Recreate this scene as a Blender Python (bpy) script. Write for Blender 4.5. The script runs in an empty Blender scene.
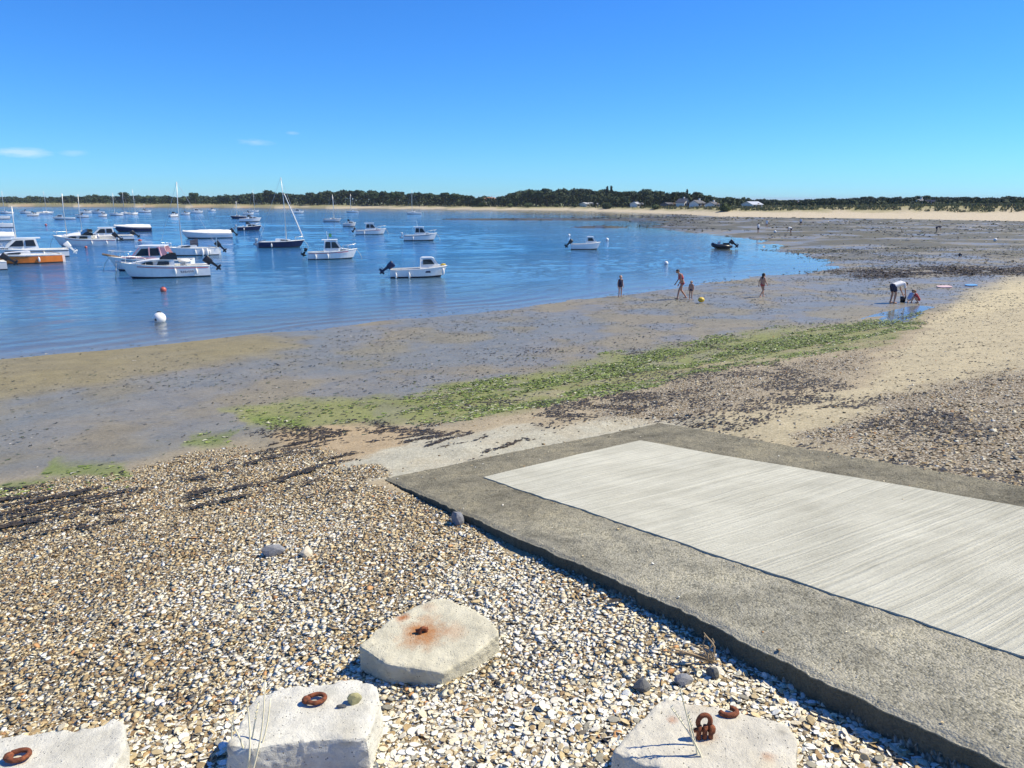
import bpy, bmesh, math, random
import numpy as np
from mathutils import Vector, noise as mnoise

random.seed(7); rng = np.random.default_rng(11)
R = math.radians
scn = bpy.context.scene
COL = scn.collection

# ------------------------------------------------------------------ camera
H = 5.4; FPX = 740.0; PITCH = math.atan(184.0 / FPX)
cp, sp = math.cos(PITCH), math.sin(PITCH)
cam_d = bpy.data.cameras.new('camera'); cam = bpy.data.objects.new('camera', cam_d); COL.objects.link(cam)
cam.location = (0, 0, H); cam.rotation_euler = (R(90) - PITCH, 0, 0)
cam_d.sensor_width = 36; cam_d.lens = 36 * FPX / 1024; cam_d.clip_start = 0.05; cam_d.clip_end = 20000
scn.camera = cam

def ray(px, py):
    u = (px - 512) / FPX; v = -(py - 384) / FPX
    return np.array([u, cp + sp * v, -sp + cp * v])

def project(x, y, z):
    dz = z - H
    d = y * cp - dz * sp; d = np.where(np.abs(d) < 1e-3, 1e-3, d)
    vv = y * sp + dz * cp
    return 512 + FPX * x / d, 384 - FPX * vv / d, d

# ------------------------------------------------------------------ noise
def vnoise(x, y, seed=0):
    ix = np.floor(x).astype(np.int64); iy = np.floor(y).astype(np.int64)
    fx = x - ix; fy = y - iy
    fx = fx * fx * (3 - 2 * fx); fy = fy * fy * (3 - 2 * fy)
    def h(a, b):
        n = (a * 374761393 + b * 668265263 + seed * 974711) & 0xffffffff
        n = ((n ^ (n >> 13)) * 1274126177) & 0xffffffff
        n = (n ^ (n >> 16)) & 0xffff
        return n / 65535.0
    a = h(ix, iy); b = h(ix + 1, iy); c = h(ix, iy + 1); d = h(ix + 1, iy + 1)
    return (a * (1 - fx) + b * fx) * (1 - fy) + (c * (1 - fx) + d * fx) * fy

def fbm(x, y, oct=4, seed=0):
    t = np.zeros_like(np.asarray(x, float)); a = 0.5; s = 0
    for i in range(oct):
        t = t + a * vnoise(x * 2 ** i + 17.3 * i, y * 2 ** i - 9.1 * i, seed + i); s += a; a *= 0.5
    return t / s

def sstep(a, b, x):
    t = np.clip((x - a) / (b - a), 0, 1); return t * t * (3 - 2 * t)

# ------------------------------------------------------------------ terrain
NX, NY = -0.582, 0.813
RG = (-0.503, 0.865)                       # the slipway runs this way down to the sea
def ramp_z(x, y): return 2.8 - 0.167 * (RG[0] * x + RG[1] * y)
NEAR_EDGE = [(4.75, -1.2), (2.546, 3.28), (1.42, 5.49), (-2.08, 11.4)]
FAR_EDGE = [(10.35, -1.2), (6.02, 8.15), (3.04, 14.56)]
RAMP_POLY = NEAR_EDGE + FAR_EDGE[::-1]

def pgrid_y(py): # distance along y of the sea-level point on an image row
    v = -(py - 384) / FPX
    return H / (sp - cp * v) * (cp + sp * v)
SH_PX = [-700, -300, 0, 150, 300, 400, 500, 560, 620, 680, 720, 800, 900, 1024, 1200, 1500, 1800]
SH_PY = [205, 205.6, 206.6, 207.4, 208.5, 209, 210.4, 210.6, 212.4, 214.5, 217, 218.6, 220, 222.2, 228, 250, 290]
SH_Y = [pgrid_y(p) for p in SH_PY]
K_PX = [0, 300, 500, 620, 680, 800, 1024]
def prof_far(px, e):
    sw = np.interp(px, K_PX, [6, 10, 15, 20, 20, 28, 35]); sz = np.interp(px, K_PX, [1.2, 1.0, .9, 1, 1, 1.4, 1.77])
    cd = np.interp(px, K_PX, [16, 22, 28, 34, 35, 38, 42]); cz = np.interp(px, K_PX, [2.8, 2.2, 1.6, 1.8, 2.2, 2.75, 3.8])
    z = np.where(e < 0, e * 0.012, np.where(e < sw, sz * e / sw, sz + (cz - sz) * sstep(0, 1, (e - sw) / (cd - sw))))
    return z + np.where(e > cd, np.clip((e - cd) * 0.002, 0, 2.0), 0)

def poly_sd(x, y, poly):
    """signed distance to a polygon, negative inside"""
    d2 = np.full(np.shape(x), 1e18); ins = np.zeros(np.shape(x), bool)
    n = len(poly)
    for i in range(n):
        ax, ay = poly[i]; bx, by = poly[(i + 1) % n]
        ex, ey = bx - ax, by - ay; wx, wy = x - ax, y - ay
        t = np.clip((wx * ex + wy * ey) / (ex * ex + ey * ey + 1e-12), 0, 1)
        d2 = np.minimum(d2, (wx - ex * t) ** 2 + (wy - ey * t) ** 2)
        c = ((ay > y) != (by > y)) & (x < ex * (y - ay) / (ey if abs(ey) > 1e-12 else 1e-12) + ax)
        ins ^= c
    d = np.sqrt(d2)
    return np.where(ins, -d, d)

def line_sd(x, y, pts):
    d2 = np.full(np.shape(x), 1e18)
    for (ax, ay), (bx, by) in zip(pts[:-1], pts[1:]):
        ex, ey = bx - ax, by - ay; wx, wy = x - ax, y - ay
        t = np.clip((wx * ex + wy * ey) / (ex * ex + ey * ey), 0, 1)
        d2 = np.minimum(d2, (wx - ex * t) ** 2 + (wy - ey * t) ** 2)
    return np.sqrt(d2)

def zt(x, y):
    x = np.asarray(x, float); y = np.asarray(y, float)
    s = NX * x + NY * y; r = NY * x - NX * y
    sw = np.interp(r, [-60, 0, 14, 28, 42, 57, 62, 70, 88, 109, 140, 200, 260, 400], [34, 31.2, 30.4, 31, 32.5, 34.6, 39, 47, 64, 104, 134, 194, 250, 385])
    sw = sw + (fbm(r / 6.0, s / 18.0, 3, 5) - .5) * 1.6
    se = np.where(s < 15, s, 15 + (s - 15) * 16 / (sw - 15))
    z = np.interp(se, [-8, -3, 0, 1.2, 3.6, 10.4, 14.3, 18, 24, 31, 40, 60, 200, 900], [3.7, 3.0, 2.58, 2.36, 1.96, .98, .5, .36, .2, 0, -.22, -.5, -1.3, -1.5])
    mud = sstep(14.0, 19, s)
    # undulating mud: low ripples, shallow runnels
    amp = np.interp(np.hypot(x, y), [20, 60, 200], [.05, .09, .16])
    z = z + mud * amp * (fbm(r / 5.0, s / 1.8, 4, 21) - .52) * (z > -.6)
    # sandbar at the left of the water's edge, runnel behind it
    sb = np.exp(-((s - 26.5) / 3.0) ** 2) * sstep(14, 8, r)
    z = z + .07 * sb
    # offshore bars lying bare at low tide
    Y = y
    d_ = np.maximum(y, 1.0)
    pxa = 512 + FPX * x / (d_ * cp + H * sp)
    far = y > 110
    bn = (fbm(x / 16.0, y / 14.0, 4, 33) - .5)
    y1 = pgrid_y(219.6)
    w1 = np.interp(pxa, [380, 430, 520, 700, 1030], [2, 7, 13, 26, 40])
    b1 = 2.0 * np.exp(-((y - y1) / w1) ** 2) * sstep(385, 470, pxa) - 1.5 + bn * .5
    y2 = pgrid_y(227.4)
    b2 = 1.8 * np.exp(-((y - y2) / 7.0) ** 2 - ((pxa - 600) / 60) ** 2) - 1.45 + bn * .25
    rgt = 1.4 * sstep(560, 760, pxa) * sstep(105, 150, y) - 1.24 + bn * .45
    zb = np.maximum(np.maximum(b1, b2), rgt)
    z = np.where(far & (zb > z), np.maximum(z, np.minimum(zb, .3)), z)
    # far shore
    ys = np.interp(pxa, SH_PX, SH_Y)
    e = y - ys + (fbm(x / 25.0, y / 25.0, 3, 8) - .5) * 6
    zf = prof_far(pxa, e) + np.where(e > 12, (fbm(x / 9.0, y / 9.0, 3, 41) - .5) * .7 * sstep(15, 45, e), 0)
    z = np.where((y > 90) & (e > -40), np.maximum(z, np.where(e > 0, zf, -9)), z)
    # shingle: gentle lumps
    z = z + (1 - mud) * (fbm(x / 1.3, y / 1.3, 3, 2) - .5) * .07
    # meet the slipway
    nearby = (y < 24) & (x > -6) & (x < 14)
    rz = ramp_z(x, y)
    sd = np.full(np.shape(z), 9.0)
    if np.any(nearby):
        sd[nearby] = poly_sd(x[nearby], y[nearby], RAMP_POLY)
    near_d = np.full(np.shape(z), 9.0)
    if np.any(nearby):
        near_d[nearby] = line_sd(x[nearby], y[nearby], NEAR_EDGE)
    sp_ = RG[0] * x + RG[1] * y
    wall = np.interp(sp_, [1, 2.5, 4, 7, 9.5, 10.6, 11.2], [.2, .19, .18, .14, .09, .04, .01])
    leftside = (near_d < 1.2) & (sd > 0) & (sp_ < 11.4) & (near_d <= sd + .02)
    zl = rz - wall
    k = sstep(1.2, .25, near_d)
    z = np.where(leftside, z * (1 - k) + zl * k, z)
    other = (sd > 0) & (sd < 1.0) & ~leftside
    k2 = sstep(1.0, .1, sd)
    z = np.where(other, z * (1 - k2) + (rz - .03) * k2, z)
    wsp = sstep(-.9, 0, sd) * sstep(.3, .9, near_d); zin = rz - .035 + (fbm(x * 1.7, y * 1.7, 4, 47) - .5) * .11
    z = np.where(sd < 0, (rz - .12 - .25 * sstep(0, -.4, sd)) * (1 - wsp) + zin * wsp, z)
    return z

def ground(px, py, lift=0.0):
    d = ray(px, py); z = 0.0; lo = None
    ts = np.concatenate([np.linspace(2, 60, 1200), np.linspace(60.1, 900, 3000)])
    P = d[None, :] * ts[:, None]
    zz = zt(P[:, 0], P[:, 1]) + lift
    below = (P[:, 2] + H) <= np.maximum(zz, lift)
    i = int(np.argmax(below)) if below.any() else len(ts) - 1
    t = ts[i]
    if i > 0:
        a0 = P[i - 1, 2] + H - max(zz[i - 1], lift); a1 = P[i, 2] + H - max(zz[i], lift)
        t = ts[i - 1] + (ts[i] - ts[i - 1]) * a0 / max(a0 - a1, 1e-9)
    p = d * t
    return np.array([p[0], p[1], H + p[2] - lift])

def at_plane(px, py, z):
    d = ray(px, py); t = (z - H) / d[2]
    return np.array([d[0] * t, d[1] * t, z])

def at_dist(px, py, y):
    d = ray(px, py); t = y / d[1]
    return np.array([d[0] * t, y, H + d[2] * t])

# ------------------------------------------------------------------ materials
def new_mat(name):
    m = bpy.data.materials.new(name); m.use_nodes = True
    nt = m.node_tree; b = nt.nodes['Principled BSDF']
    return m, nt, b

def L(nt, a, b): nt.links.new(a, b)

def noise_node(nt, scale, detail=4, rough=.55, coord=None, dims='3D'):
    n = nt.nodes.new('ShaderNodeTexNoise'); n.inputs['Scale'].default_value = scale
    n.inputs['Detail'].default_value = detail; n.inputs['Roughness'].default_value = rough
    if coord is not None: L(nt, coord, n.inputs['Vector'])
    return n

def ramp_node(nt, fac, stops):
    r = nt.nodes.new('ShaderNodeValToRGB'); L(nt, fac, r.inputs['Fac'])
    el = r.color_ramp.elements
    while len(el) < len(stops): el.new(0.5)
    for e, (p, c) in zip(el, stops):
        e.position = p; e.color = (*c, 1) if len(c) == 3 else c
    return r

def mix_col(nt, fac, a, b, mode='MIX'):
    m = nt.nodes.new('ShaderNodeMix'); m.data_type = 'RGBA'; m.blend_type = mode
    for s, v in ((m.inputs['Factor'], fac), (m.inputs['A'], a), (m.inputs['B'], b)):
        if isinstance(v, (int, float)): s.default_value = v
        elif isinstance(v, tuple): s.default_value = (*v, 1) if len(v) == 3 else v
        else: L(nt, v, s)
    return m.outputs['Result']

def math_node(nt, op, a, b=None, clamp=False):
    m = nt.nodes.new('ShaderNodeMath'); m.operation = op; m.use_clamp = clamp
    for s, v in ((m.inputs[0], a), (m.inputs[1], b)):
        if v is None: continue
        if isinstance(v, (int, float)): s.default_value = v
        else: L(nt, v, s)
    return m.outputs[0]

def rot_scale(nt, co, deg, sc):
    a = nt.nodes.new('ShaderNodeMapping'); a.inputs['Rotation'].default_value = (0, 0, R(deg)); L(nt, co, a.inputs['Vector'])
    b = nt.nodes.new('ShaderNodeMapping'); b.inputs['Scale'].default_value = sc; L(nt, a.outputs[0], b.inputs['Vector']); return b

def bump(nt, b, height, strength=.4, dist=.02):
    n = nt.nodes.new('ShaderNodeBump'); n.inputs['Strength'].default_value = strength; n.inputs['Distance'].default_value = dist
    L(nt, height, n.inputs['Height']); L(nt, n.outputs['Normal'], b.inputs['Normal'])

def paint(name, col, rough=.35, var=.12, scale=3.0, metal=0.0, bmp=0.0, spec=.5):
    m, nt, b = new_mat(name)
    tc = nt.nodes.new('ShaderNodeTexCoord')
    n = noise_node(nt, scale, 5, .6, tc.outputs['Object'])
    lo = tuple(c * (1 - var) for c in col); hi = tuple(min(1, c * (1 + var)) for c in col)
    r = ramp_node(nt, n.outputs['Fac'], [(.3, lo), (.7, hi)])
    L(nt, r.outputs['Color'], b.inputs['Base Color'])
    b.inputs['Roughness'].default_value = rough; b.inputs['Metallic'].default_value = metal
    b.inputs['Specular IOR Level'].default_value = spec
    if bmp:
        n2 = noise_node(nt, scale * 8, 4, .6, tc.outputs['Object']); bump(nt, b, n2.outputs['Fac'], .5, bmp)
    return m

def glass_mat(name, col):
    m, nt, b = new_mat(name)
    b.inputs['Base Color'].default_value = (*col, 1); b.inputs['Roughness'].default_value = .06
    b.inputs['Specular IOR Level'].default_value = .3
    return m

M = {}
M['gel'] = paint('gelcoat_white', (.78, .78, .75), .3, .06)
M['gelgrey'] = paint('gelcoat_grey', (.5, .52, .53), .35, .08)
M['cream'] = paint('gelcoat_cream', (.68, .62, .48), .35, .08)
M['navy'] = paint('hull_navy', (.012, .02, .07), .25, .15)
M['orange'] = paint('hull_orange', (.62, .17, .02), .35, .14)
M['redpaint'] = paint('red_paint', (.55, .06, .05), .4, .1)
M['pink'] = paint('pink_canvas', (.66, .33, .36), .8, .1)
M['antifoul'] = paint('antifouling', (.03, .035, .05), .7, .3)
M['antibrown'] = paint('antifouling_brown', (.09, .05, .035), .7, .3)
M['deck'] = paint('deck_paint', (.7, .7, .66), .55, .08)
M['rub'] = paint('rubber', (.05, .05, .055), .6, .2)
M['black'] = paint('black_plastic', (.015, .016, .02), .35, .2)
M['steel'] = paint('steel', (.6, .6, .6), .3, .1, metal=.9)
M['alu'] = paint('aluminium', (.62, .62, .6), .4, .08, metal=.3)
M['canvas'] = paint('white_canvas', (.72, .71, .68), .85, .07, 2.0, bmp=.02)
M['bluecanvas'] = paint('dark_canvas', (.03, .04, .07), .8, .2)
M['win'] = glass_mat('window_glass', (.02, .025, .03))
M['fend'] = paint('fender', (.75, .74, .7), .5, .06)
M['rope'] = paint('rope', (.55, .5, .4), .9, .15, 20)
M['yellow'] = paint('yellow_plastic', (.65, .45, .04), .45, .1)
M['green'] = paint('green_cloth', (.08, .3, .12), .8, .15)
M['redbuoy'] = paint('red_plastic', (.42, .09, .07), .45, .1)
M['buoywhite'] = paint('white_plastic', (.78, .78, .76), .4, .05)
M['bluetowel'] = paint('blue_foam', (.09, .3, .58), .7, .1)
M['pinktowel'] = paint('pink_foam', (.55, .4, .42), .7, .1)
M['wall'] = paint('render_white', (.68, .66, .61), .9, .06)
M['roofslate'] = paint('slate', (.09, .095, .11), .7, .2, 4)
M['rooftile'] = paint('tile', (.32, .15, .1), .8, .2, 4)
M['wood'] = paint('wood', (.22, .15, .09), .8, .2, 6)
M['skin'] = paint('skin', (.46, .25, .16), .55, .06)
M['skinpale'] = paint('skin_pale', (.55, .32, .22), .55, .06)
M['hairdark'] = paint('hair_dark', (.025, .018, .014), .7, .2, 30)
M['hairfair'] = paint('hair_fair', (.24, .14, .06), .7, .2, 30)
M['swimnavy'] = paint('swim_navy', (.02, .025, .06), .8, .15)
M['swimred'] = paint('swim_red', (.42, .06, .06), .8, .15)
M['clothwhite'] = paint('cloth_white', (.75, .75, .74), .9, .05)
M['clothblue'] = paint('cloth_blue', (.35, .48, .68), .9, .05)
M['eye'] = paint('eye', (.02, .02, .02), .3, .1)
M['lip'] = paint('lip', (.35, .1, .09), .6, .1)
M['bark'] = paint('bark', (.1, .075, .05), .95, .25, 6)
M['straw'] = paint('dry_straw', (.8, .74, .52), .9, .15, 8)
M['twig'] = paint('dry_twig', (.4, .3, .18), .9, .2, 8)

def rust_mat():
    m, nt, b = new_mat('rust')
    tc = nt.nodes.new('ShaderNodeTexCoord'); n = noise_node(nt, 40, 6, .65, tc.outputs['Object'])
    r = ramp_node(nt, n.outputs['Fac'], [(.3, (.05, .02, .012)), (.55, (.2, .06, .025)), (.75, (.36, .13, .05))])
    L(nt, r.outputs['Color'], b.inputs['Base Color']); b.inputs['Roughness'].default_value = .9
    bump(nt, b, n.outputs['Fac'], .8, .006); return m
M['rust'] = rust_mat()

def block_mat(name, base, stains_shade):
    m, nt, b = new_mat(name)
    tc = nt.nodes.new('ShaderNodeTexCoord'); co = tc.outputs['Object']
    n = noise_node(nt, 5, 8, .65, co)
    lo = tuple(c * .74 for c in base); hi = tuple(min(.85, c * 1.12) for c in base)
    r = ramp_node(nt, n.outputs['Fac'], [(.3, lo), (.62, hi)])
    col = r.outputs['Color']
    vo = nt.nodes.new('ShaderNodeTexVoronoi'); vo.inputs['Scale'].default_value = 38; L(nt, co, vo.inputs['Vector'])
    pit = ramp_node(nt, vo.outputs['Distance'], [(.09, (1, 1, 1)), (.2, (0, 0, 0))])
    n3 = noise_node(nt, 9, 3, .6, co)
    pm = math_node(nt, 'MULTIPLY', pit.outputs['Color'], ramp_node(nt, n3.outputs['Fac'], [(.44, (0, 0, 0)), (.56, (1, 1, 1))]).outputs['Color'])
    col = mix_col(nt, math_node(nt, 'MULTIPLY', pm, .8), col, (.09, .08, .065))
    for (x, y, z, rad, c, k) in stains_shade:  # rust and dirt patches, and shade painted on a block face
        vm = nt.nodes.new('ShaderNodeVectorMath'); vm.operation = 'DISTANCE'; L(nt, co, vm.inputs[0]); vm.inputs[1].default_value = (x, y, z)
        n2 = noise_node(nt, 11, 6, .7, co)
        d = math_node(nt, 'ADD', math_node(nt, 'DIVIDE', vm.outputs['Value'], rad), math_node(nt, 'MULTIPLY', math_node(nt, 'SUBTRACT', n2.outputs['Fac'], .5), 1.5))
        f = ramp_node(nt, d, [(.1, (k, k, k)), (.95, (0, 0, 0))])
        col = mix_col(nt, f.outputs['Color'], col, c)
    L(nt, col, b.inputs['Base Color']); b.inputs['Roughness'].default_value = .95; b.inputs['Specular IOR Level'].default_value = .2
    h = math_node(nt, 'SUBTRACT', noise_node(nt, 60, 6, .7, co).outputs['Fac'], math_node(nt, 'MULTIPLY', pm, .8))
    bump(nt, b, h, .8, .012)
    return m

# ------------------------------------------------------------------ mesh helpers
class MB:
    def __init__(self): self.v = []; self.f = []; self.m = []
    def add(self, vs, fs, mat=0):
        o = len(self.v); self.v += [tuple(map(float, p)) for p in vs]
        for f in fs: self.f.append(tuple(i + o for i in f)); self.m.append(mat)
    def box(self, c, s, mat=0):
        x, y, z = c; a, b, d = (k / 2 for k in s)
        self.add([(x - a, y - b, z - d), (x + a, y - b, z - d), (x + a, y + b, z - d), (x - a, y + b, z - d), (x - a, y - b, z + d), (x + a, y - b, z + d), (x + a, y + b, z + d), (x - a, y + b, z + d)],
                 [(0, 3, 2, 1), (4, 5, 6, 7), (0, 1, 5, 4), (1, 2, 6, 5), (2, 3, 7, 6), (3, 0, 4, 7)], mat)
    def tube(self, pts, rad, n=8, mat=0, cap=True, closed=False):
        pts = [Vector(p) for p in pts]; k = len(pts)
        if not hasattr(rad, '__len__'): rad = [rad] * k
        rings = []; prev = None
        for i, p in enumerate(pts):
            if closed: t = (pts[(i + 1) % k] - pts[i - 1])
            else: t = (pts[min(i + 1, k - 1)] - pts[max(i - 1, 0)])
            t.normalize()
            if prev is None:
                a = Vector((0, 0, 1)) if abs(t.z) < .9 else Vector((1, 0, 0))
                nrm = t.cross(a).normalized()
            else:
                nrm = (prev - t * prev.dot(t))
                nrm = nrm.normalized() if nrm.length > 1e-6 else t.orthogonal().normalized()
            prev = nrm; bi = t.cross(nrm)
            rings.append([p + (nrm * math.cos(2 * math.pi * j / n) + bi * math.sin(2 * math.pi * j / n)) * rad[i] for j in range(n)])
        vs = [q for r_ in rings for q in r_]; fs = []
        for i in range(k if closed else k - 1):
            i2 = (i + 1) % k
            for j in range(n):
                fs.append((i * n + j, i * n + (j + 1) % n, i2 * n + (j + 1) % n, i2 * n + j))
        if cap and not closed:
            fs.append(tuple(range(n))[::-1]); fs.append(tuple((k - 1) * n + j for j in range(n)))
        self.add(vs, fs, mat)
    def ball(self, c, r, seg=10, rings=7, mat=0):
        if not hasattr(r, '__len__'): r = (r, r, r)
        vs = [(c[0], c[1], c[2] - r[2])]
        for i in range(1, rings):
            a = -math.pi / 2 + math.pi * i / rings
            for j in range(seg):
                b = 2 * math.pi * j / seg
                vs.append((c[0] + r[0] * math.cos(a) * math.cos(b), c[1] + r[1] * math.cos(a) * math.sin(b), c[2] + r[2] * math.sin(a)))
        vs.append((c[0], c[1], c[2] + r[2])); fs = []
        for j in range(seg): fs.append((0, 1 + (j + 1) % seg, 1 + j))
        for i in range(rings - 2):
            for j in range(seg):
                a = 1 + i * seg + j; b = 1 + i * seg + (j + 1) % seg
                fs.append((a, b, b + seg, a + seg))
        t = len(vs) - 1; o = 1 + (rings - 2) * seg
        for j in range(seg): fs.append((t, o + j, o + (j + 1) % seg))
        self.add(vs, fs, mat)
    def capsule(self, a, b, ra, rb, n=10):
        self.tube([a, b], [ra, rb], n); self.ball(a, ra, n, 7); self.ball(b, rb, n, 7)
    def build(self, name, mats, parent=None, smooth=False, loc=None):
        me = bpy.data.meshes.new(name); me.from_pydata(self.v, [], self.f)
        if not isinstance(mats, (list, tuple)): mats = [mats]
        for m in mats: me.materials.append(m)
        me.polygons.foreach_set('material_index', self.m)
        me.polygons.foreach_set('use_smooth', [smooth] * len(self.f)); me.update()
        bm = bmesh.new(); bm.from_mesh(me); bmesh.ops.recalc_face_normals(bm, faces=bm.faces); bm.to_mesh(me); bm.free()
        o = bpy.data.objects.new(name, me); COL.objects.link(o)
        if parent is not None: o.parent = parent
        if loc is not None: o.location = loc
        return o

def np_mesh(name, verts, faces_list, mat, attrs=None, smooth=False):
    """big mesh from numpy arrays; faces_list: list of int arrays (n,k)"""
    me = bpy.data.meshes.new(name)
    nl = sum(f.size for f in faces_list); npoly = sum(len(f) for f in faces_list)
    me.vertices.add(len(verts)); me.vertices.foreach_set('co', np.ascontiguousarray(verts, np.float32).ravel())
    me.loops.add(nl); me.polygons.add(npoly)
    me.loops.foreach_set('vertex_index', np.concatenate([f.ravel() for f in faces_list]).astype(np.int32))
    tot = np.concatenate([np.full(len(f), f.shape[1]) for f in faces_list]).astype(np.int32)
    st = np.concatenate([[0], np.cumsum(tot)[:-1]]).astype(np.int32)
    me.polygons.foreach_set('loop_start', st); me.polygons.foreach_set('loop_total', tot)
    me.polygons.foreach_set('use_smooth', np.full(npoly, smooth))
    me.update(calc_edges=True)
    for k, a in (attrs or {}).items():
        if a.ndim == 2:
            at = me.attributes.new(k, 'FLOAT_COLOR', 'POINT'); at.data.foreach_set('color', np.ascontiguousarray(np.column_stack([a, np.ones(len(a))]) if a.shape[1] == 3 else a, np.float32).ravel())
        else:
            at = me.attributes.new(k, 'FLOAT', 'POINT'); at.data.foreach_set('value', np.ascontiguousarray(a, np.float32))
    me.materials.append(mat); me.validate()
    o = bpy.data.objects.new(name, me); COL.objects.link(o); return o

def tag(o, label=None, cat=None, group=None, kind=None):
    if label: o['label'] = label
    if cat: o['category'] = cat
    if group: o['group'] = group
    if kind: o['kind'] = kind
    return o

def empty(name, loc, rz=0):
    o = bpy.data.objects.new(name, None); COL.objects.link(o); o.empty_display_size = .2
    o.location = tuple(float(c) for c in loc); o.rotation_euler = (0, 0, rz); return o

def kids(o): return [c for c in bpy.data.objects if c.parent is o]
def copy_tree(o, parent=None):
    c = o.copy(); COL.objects.link(c)
    if parent is not None: c.parent = parent
    for ch in list(o.children): copy_tree(ch, c)
    return c
# ------------------------------------------------------------------ ground masks (a map of what lies where on the shore)
ALGAE = [(235, 412), (300, 403), (400, 399), (450, 385), (560, 369), (640, 351), (760, 331), (900, 321), (930, 309), (925, 322), (880, 345), (800, 355), (700, 370), (640, 386), (560, 402), (480, 417), (420, 421), (340, 425), (245, 427)]
LEFTGREEN = [(60, 458), (140, 464), (130, 478), (70, 474)]
LG2 = [(190, 436), (240, 432), (235, 448), (190, 447)]
LG3 = [(255, 415), (310, 420), (300, 430), (262, 427)]
LG4 = [(0, 488), (60, 478), (120, 486), (40, 500), (0, 507)]
SANDBAR = [(-200, 362), (0, 358), (120, 342), (200, 333), (270, 337), (300, 348), (230, 358), (150, 372), (60, 388), (0, 402), (-200, 430)]
SHINGLE_R = [(790, 440), (850, 415), (920, 390), (1024, 366), (1200, 330), (1300, 520), (1024, 486), (900, 460)]
SHINGLE_M = [(600, 405), (700, 375), (800, 362), (880, 352), (850, 372), (760, 400), (700, 420), (600, 422)]
SAND_R = [(640, 440), (690, 425), (760, 412), (860, 385), (900, 350), (930, 322), (960, 300), (1010, 279), (1300, 255), (1500, 600), (1024, 490), (850, 456)]
ORANGE = [(290, 428), (350, 424), (430, 428), (400, 445), (340, 462), (320, 455), (280, 440)]
APRON = [(316, 472), (350, 455), (400, 444), (450, 437), (520, 429), (590, 421), (650, 417), (715, 422), (690, 432), (640, 440), (560, 452), (470, 470), (385, 483)]
SHINGLE_L = [(-400, 520), (0, 497), (120, 476), (210, 455), (330, 452), (380, 474), (450, 510), (700, 640), (1000, 790), (900, 1200), (-600, 1200)]
POOL = [(868, 323), (890, 316), (925, 308), (915, 318), (885, 325)]

def masks(x, y, z):
    px, py, d = project(x, y, z)
    wx = (fbm(x * .9, y * .9, 4, 61) - .5); wy = (fbm(x * .9, y * .9, 4, 71) - .5)
    sc = FPX / np.maximum(d, 2)
    ax = px + wx * sc * 1.6; ay = py + wy * sc * .35
    near = (y < 90)
    def pm(poly, feather, inset=0.0):
        m = np.zeros(np.shape(x)); n = near
        m[n] = sstep(feather, -feather, poly_sd(ax[n], ay[n], poly) + inset); return m
    K = dict(px=px, py=py, d=d)
    K['algae'] = pm(ALGAE, 5)
    K['lgreen'] = np.maximum.reduce([pm(p, 5) for p in (LEFTGREEN, LG2, LG3, LG4)])
    K['sandbar'] = pm(SANDBAR, 9)
    K['shr'] = pm(SHINGLE_R, 10); K['shm'] = pm(SHINGLE_M, 9)
    K['sandr'] = pm(SAND_R, 10); K['orange'] = pm(ORANGE, 5); K['apron'] = pm(APRON, 3)
    K['shl'] = pm(SHINGLE_L, 6); K['pool'] = pm(POOL, 3)
    s = NX * x + NY * y; r = NY * x - NX * y
    K['s'] = s; K['r'] = r
    ys = np.interp(px, SH_PX, SH_Y); K['e'] = np.where(y > 90, y - ys + (fbm(x / 25.0, y / 25.0, 3, 8) - .5) * 6, -99)
    return K

def lerp3(c, m, t):
    return c * (1 - m[:, None]) + np.array(t)[None, :] * m[:, None]

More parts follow.
